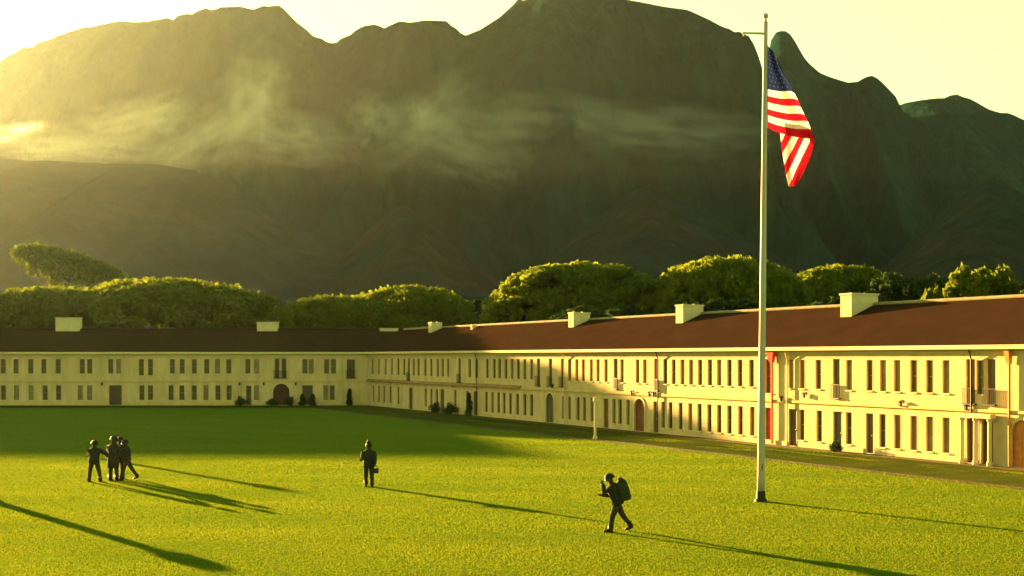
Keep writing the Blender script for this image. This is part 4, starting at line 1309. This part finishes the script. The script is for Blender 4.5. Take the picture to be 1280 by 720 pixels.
    if pack:
        b = MB()
        Bc = J['chest'] - fx * 0.26 - up * 0.02
        def pv(x, y, z): return Bc + fx * x + Vector((0, y, 0)) + up * z
        n = 6
        prof = [(-0.36, 0.13, 0.17), (-0.28, 0.17, 0.205), (0.0, 0.175, 0.215), (0.22, 0.15, 0.20), (0.30, 0.09, 0.14)]
        vs = []
        for z, rx, ry in prof:
            for k_ in range(12):
                a = 2 * math.pi * k_ / 12
                cx_ = abs(math.cos(a)) ** 0.5 * (1 if math.cos(a) > 0 else -1); sx_ = abs(math.sin(a)) ** 0.5 * (1 if math.sin(a) > 0 else -1)
                vs.append(pv(cx_ * rx, sx_ * ry, z))
        fs = [(i * 12 + k_, i * 12 + (k_ + 1) % 12, (i + 1) * 12 + (k_ + 1) % 12, (i + 1) * 12 + k_) for i in range(4) for k_ in range(12)] + [tuple(range(12))[::-1], tuple(range(48, 60))]
        b.add(vs, fs)
        pk = b.build('backpack', M['pack'], t, smooth=True)
        b = MB(); b.tube([pv(0, -0.2, 0.33), pv(0, 0.2, 0.33)], 0.065, 10); b.build('bedroll', M['pack'], pk)
        b = MB()
        for sg in (1, -1):
            b.tube([pv(0.05, 0.11 * sg, 0.2), J['sh'] + Vector((0, 0.11 * sg, 0)) + up * 0.10, J['sh'] + fx * 0.16 + Vector((0, 0.11 * sg, -0.02)), J['waist'] + fx * 0.16 + Vector((0, 0.14 * sg, 0.05)), pv(0.02, 0.17 * sg, -0.2)], 0.018, 6)
        b.build('strap', M['pack'], pk)
    return t, J

GP = 'soldiers on the lawn'
def ground_xy(px, py): 
    Y = depth(py); return (at(px, Y), Y)
# the walker with the pack: facing left, front arm raised to the head
t_, J_ = person('person', ground_xy(771.5, 665), math.pi, {'lean': 14, 'nod': 6, 'leg_l': (20, 12, 2), 'leg_r': (-22, 14, 3), 'arm_l': (62, 108, 4), 'arm_r': (10, 80, 4)},
       'soldier with a backpack striding to the left, one fist raised, nearest the camera', pack=True, group=GP, scale=1.02)
# lone figure in the middle, facing the camera, holding a bag
t_, J_ = person('person', ground_xy(461, 608.5), -math.pi / 2, {'lean': 2, 'nod': 10, 'leg_l': (3, 2, 3), 'leg_r': (-3, 3, 2), 'arm_l': (12, 25, 9), 'arm_r': (18, 70, 8), 'hem': 0.14},
       'lone soldier in a pointed hood standing mid lawn with a bag in the hand', hood=True, group=GP, scale=1.03)
w_ = t_.matrix_basis @ J_['palml']
bx, by = w_.x, w_.y
bag = empty('kit_bag', (bx, by, w_.z - 0.34), 0.2, 'small dark bag held by the lone soldier in the middle of the lawn', 'bag')
b = MB()
b.tube([(-0.15, 0, 0.11), (-0.13, 0, 0.11), (0.13, 0, 0.11), (0.15, 0, 0.11)], [0.07, 0.11, 0.11, 0.07], 12); b.build('bag_body', M['pack'], bag, smooth=False)
b = MB(); b.tube([(-0.09, 0, 0.2), (-0.07, 0, 0.29), (0, 0, 0.325), (0.07, 0, 0.29), (0.09, 0, 0.2)], 0.011, 6); b.build('handle', M['boot'], bag)
# the group at the left
person('person', ground_xy(117.5, 603), math.pi / 2, {'lean': 4, 'nod': 8, 'leg_l': (2, 4, 9), 'leg_r': (4, 5, 13), 'arm_l': (35, 90, 14), 'arm_r': (8, 8, 58)},
       'soldier at the left of the group with feet apart and one arm held out', group=GP)
person('person', ground_xy(141.5, 601.5), math.pi * 0.42, {'lean': 3, 'nod': 3, 'leg_l': (2, 3, 3), 'leg_r': (6, 4, 2), 'arm_l': (15, 30, 12), 'arm_r': (18, 35, 12), 'hem': 0.40},
       'tallest soldier of the left group wearing a long dark coat', coat=M['uniform_dark'], group=GP, scale=1.08)
person('person', ground_xy(149.5, 599.5), math.pi * 0.5, {'lean': 4, 'nod': 10, 'leg_l': (-4, 4, 2), 'leg_r': (4, 4, 2), 'arm_l': (15, 30, 10), 'arm_r': (18, 60, 10), 'hem': 0.12},
       'soldier in the middle of the left group behind the long coated one', group=GP, scale=1.03)
person('person', ground_xy(158.5, 600.5), math.pi, {'lean': 3, 'nod': 6, 'leg_l': (16, 6, 2), 'leg_r': (-24, 10, 3), 'arm_l': (20, 50, 4), 'arm_r': (-12, 25, 8), 'hem': 0.05},
       'soldier at the right of the group stepping with one leg trailing', group=GP, scale=0.99)

# unseen posts added beyond the left edge to throw the two long shadows
def shadow_post(x, y, h, r, label):
    t = empty('lamp_post', (x, y, 0), 0, label, 'lamp post')
    b = MB(); b.tube([(0, 0, 0), (0, 0, 0.4), (0, 0, 0.42), (0, 0, h)], [r * 1.6, r * 1.5, r, r * 0.85], 12); b.build('pole', M['trim'], t)
    b = MB(); b.tube([(0, 0, h + 0.002), (0, 0, h + 0.1), (0, 0, h + 0.5), (0, 0, h + 0.6)], [r, r * 1.8, r * 1.6, 0.03], 12); b.build('lamp_head', M['metal_dark'], t)
d_ = Vector((math.sin(SUN_AZ), -math.cos(SUN_AZ)))
def caster(px, py, h):     # the tip of the shadow seen at px,py; where must the foot be
    X, Y = ground_xy(px, py); L = h / math.tan(SUN_EL)
    return X - d_.x * L, Y - d_.y * L
x_, y_ = caster(292, 718, 3.1); shadow_post(x_, y_, 2.5, 0.27, 'low thick lamp post shape added unseen beyond the left edge to throw the nearest long shadow')
x_, y_ = caster(372, 616, 6.4); shadow_post(x_, y_, 5.8, 0.24, 'tall lamp post shape added unseen beyond the left edge to throw the shadow behind the group')

# ================================================================== AIR
def volume_mat(name, density, col, aniso, noise_=None):
    m = bpy.data.materials.new(name)
    m.use_nodes = True
    nt = m.node_tree
    nt.nodes.clear()
    out = nt.nodes.new('ShaderNodeOutputMaterial')
    v = nt.nodes.new('ShaderNodeVolumePrincipled')
    v.inputs['Color'].default_value = (*col, 1)
    v.inputs['Density'].default_value = density
    v.inputs['Anisotropy'].default_value = aniso
    nt.links.new(v.outputs[0], out.inputs['Volume'])
    if noise_:
        tc = nt.nodes.new('ShaderNodeTexCoord')
        gr = nt.nodes.new('ShaderNodeTexGradient'); gr.gradient_type = 'SPHERICAL'
        nt.links.new(tc.outputs['Object'], gr.inputs[0])
        n = nt.nodes.new('ShaderNodeTexNoise'); n.inputs['Scale'].default_value = noise_[0]; n.inputs['Detail'].default_value = 2.5
        mp = nt.nodes.new('ShaderNodeMapping'); mp.inputs['Scale'].default_value = noise_[1]
        oi = nt.nodes.new('ShaderNodeObjectInfo')
        nt.links.new(tc.outputs['Object'], mp.inputs[0]); nt.links.new(oi.outputs['Location'], mp.inputs[1])
        nt.links.new(mp.outputs[0], n.inputs[0])
        mr_ = nt.nodes.new('ShaderNodeMapRange'); mr_.inputs[1].default_value = 0.38; mr_.inputs[2].default_value = 0.72
        nt.links.new(n.outputs['Fac'], mr_.inputs[0])
        pw = nt.nodes.new('ShaderNodeMath'); pw.operation = 'SMOOTH_MIN'
        pw.operation = 'POWER'; pw.inputs[1].default_value = 1.4
        nt.links.new(gr.outputs['Fac'], pw.inputs[0])
        mu = nt.nodes.new('ShaderNodeMath'); mu.operation = 'MULTIPLY'
        nt.links.new(mr_.outputs[0], mu.inputs[0]); nt.links.new(pw.outputs[0], mu.inputs[1])
        m2 = nt.nodes.new('ShaderNodeMath'); m2.operation = 'MULTIPLY'; m2.inputs[1].default_value = density
        nt.links.new(mu.outputs[0], m2.inputs[0])
        nt.links.new(m2.outputs[0], v.inputs['Density'])
    return m
hb = MB(); hb.box(-3000, 3000, -200, 4050, -6, 960)
haze = hb.build('haze', volume_mat('golden_haze', 0.0000122, (0.74, 0.92, 0.90), 0.72))
tag(haze, kind='stuff')

MIST = volume_mat('mist', 0.015, (1.0, 0.97, 0.85), 0.6, (2.6, (1.0, 1.0, 1.15)))
def mist(px, py, Y, rx, ry, rz, rot, label):
    b = MB(); b.ball((0, 0, 0), 1.0, 24, 16)
    o = b.build('mist', MIST)
    o.location = (at(px, Y), Y, height(py, Y)); o.scale = (rx, ry, rz); o.rotation_euler = (0, R(rot), 0)
    tag(o, label, 'mist', 'mist drifting across the mountain face', 'stuff')
for a_ in ((160, 154, 2000, 110, 100, 36, -12, 'small golden puff of mist left on the mountain face'),
           (195, 146, 1980, 75, 90, 38, -25, 'brightest golden puff of mist on the left of the mountain face'),
           (95, 183, 1900, 170, 110, 36, 0, 'low golden bank of mist at the far left above the foothill'),
           (260, 178, 1900, 150, 100, 48, -32, 'slanting golden wisp of mist rising to the right above the foothill'),
           (320, 125, 2050, 70, 90, 110, 10, 'thin upright veil of mist over the left half of the mountain'),
           (365, 172, 1950, 130, 100, 50, 8, 'broad bright wisp of mist left of the middle dip'),
           (465, 150, 2050, 60, 80, 55, -30, 'small faint wisp of mist below the second peak'),
           (535, 150, 2000, 120, 90, 60, -38, 'curved wisp of mist below the middle dip of the ridge'),
           (590, 190, 2000, 170, 100, 70, 20, 'grey veil of mist trailing down right of the middle dip'),
           (690, 158, 2050, 200, 110, 62, 4, 'broad pale grey mist right of the middle dip'),
           (830, 165, 2100, 220, 110, 55, 5, 'thin grey mist left of the flagpole')):
    mist(*a_)
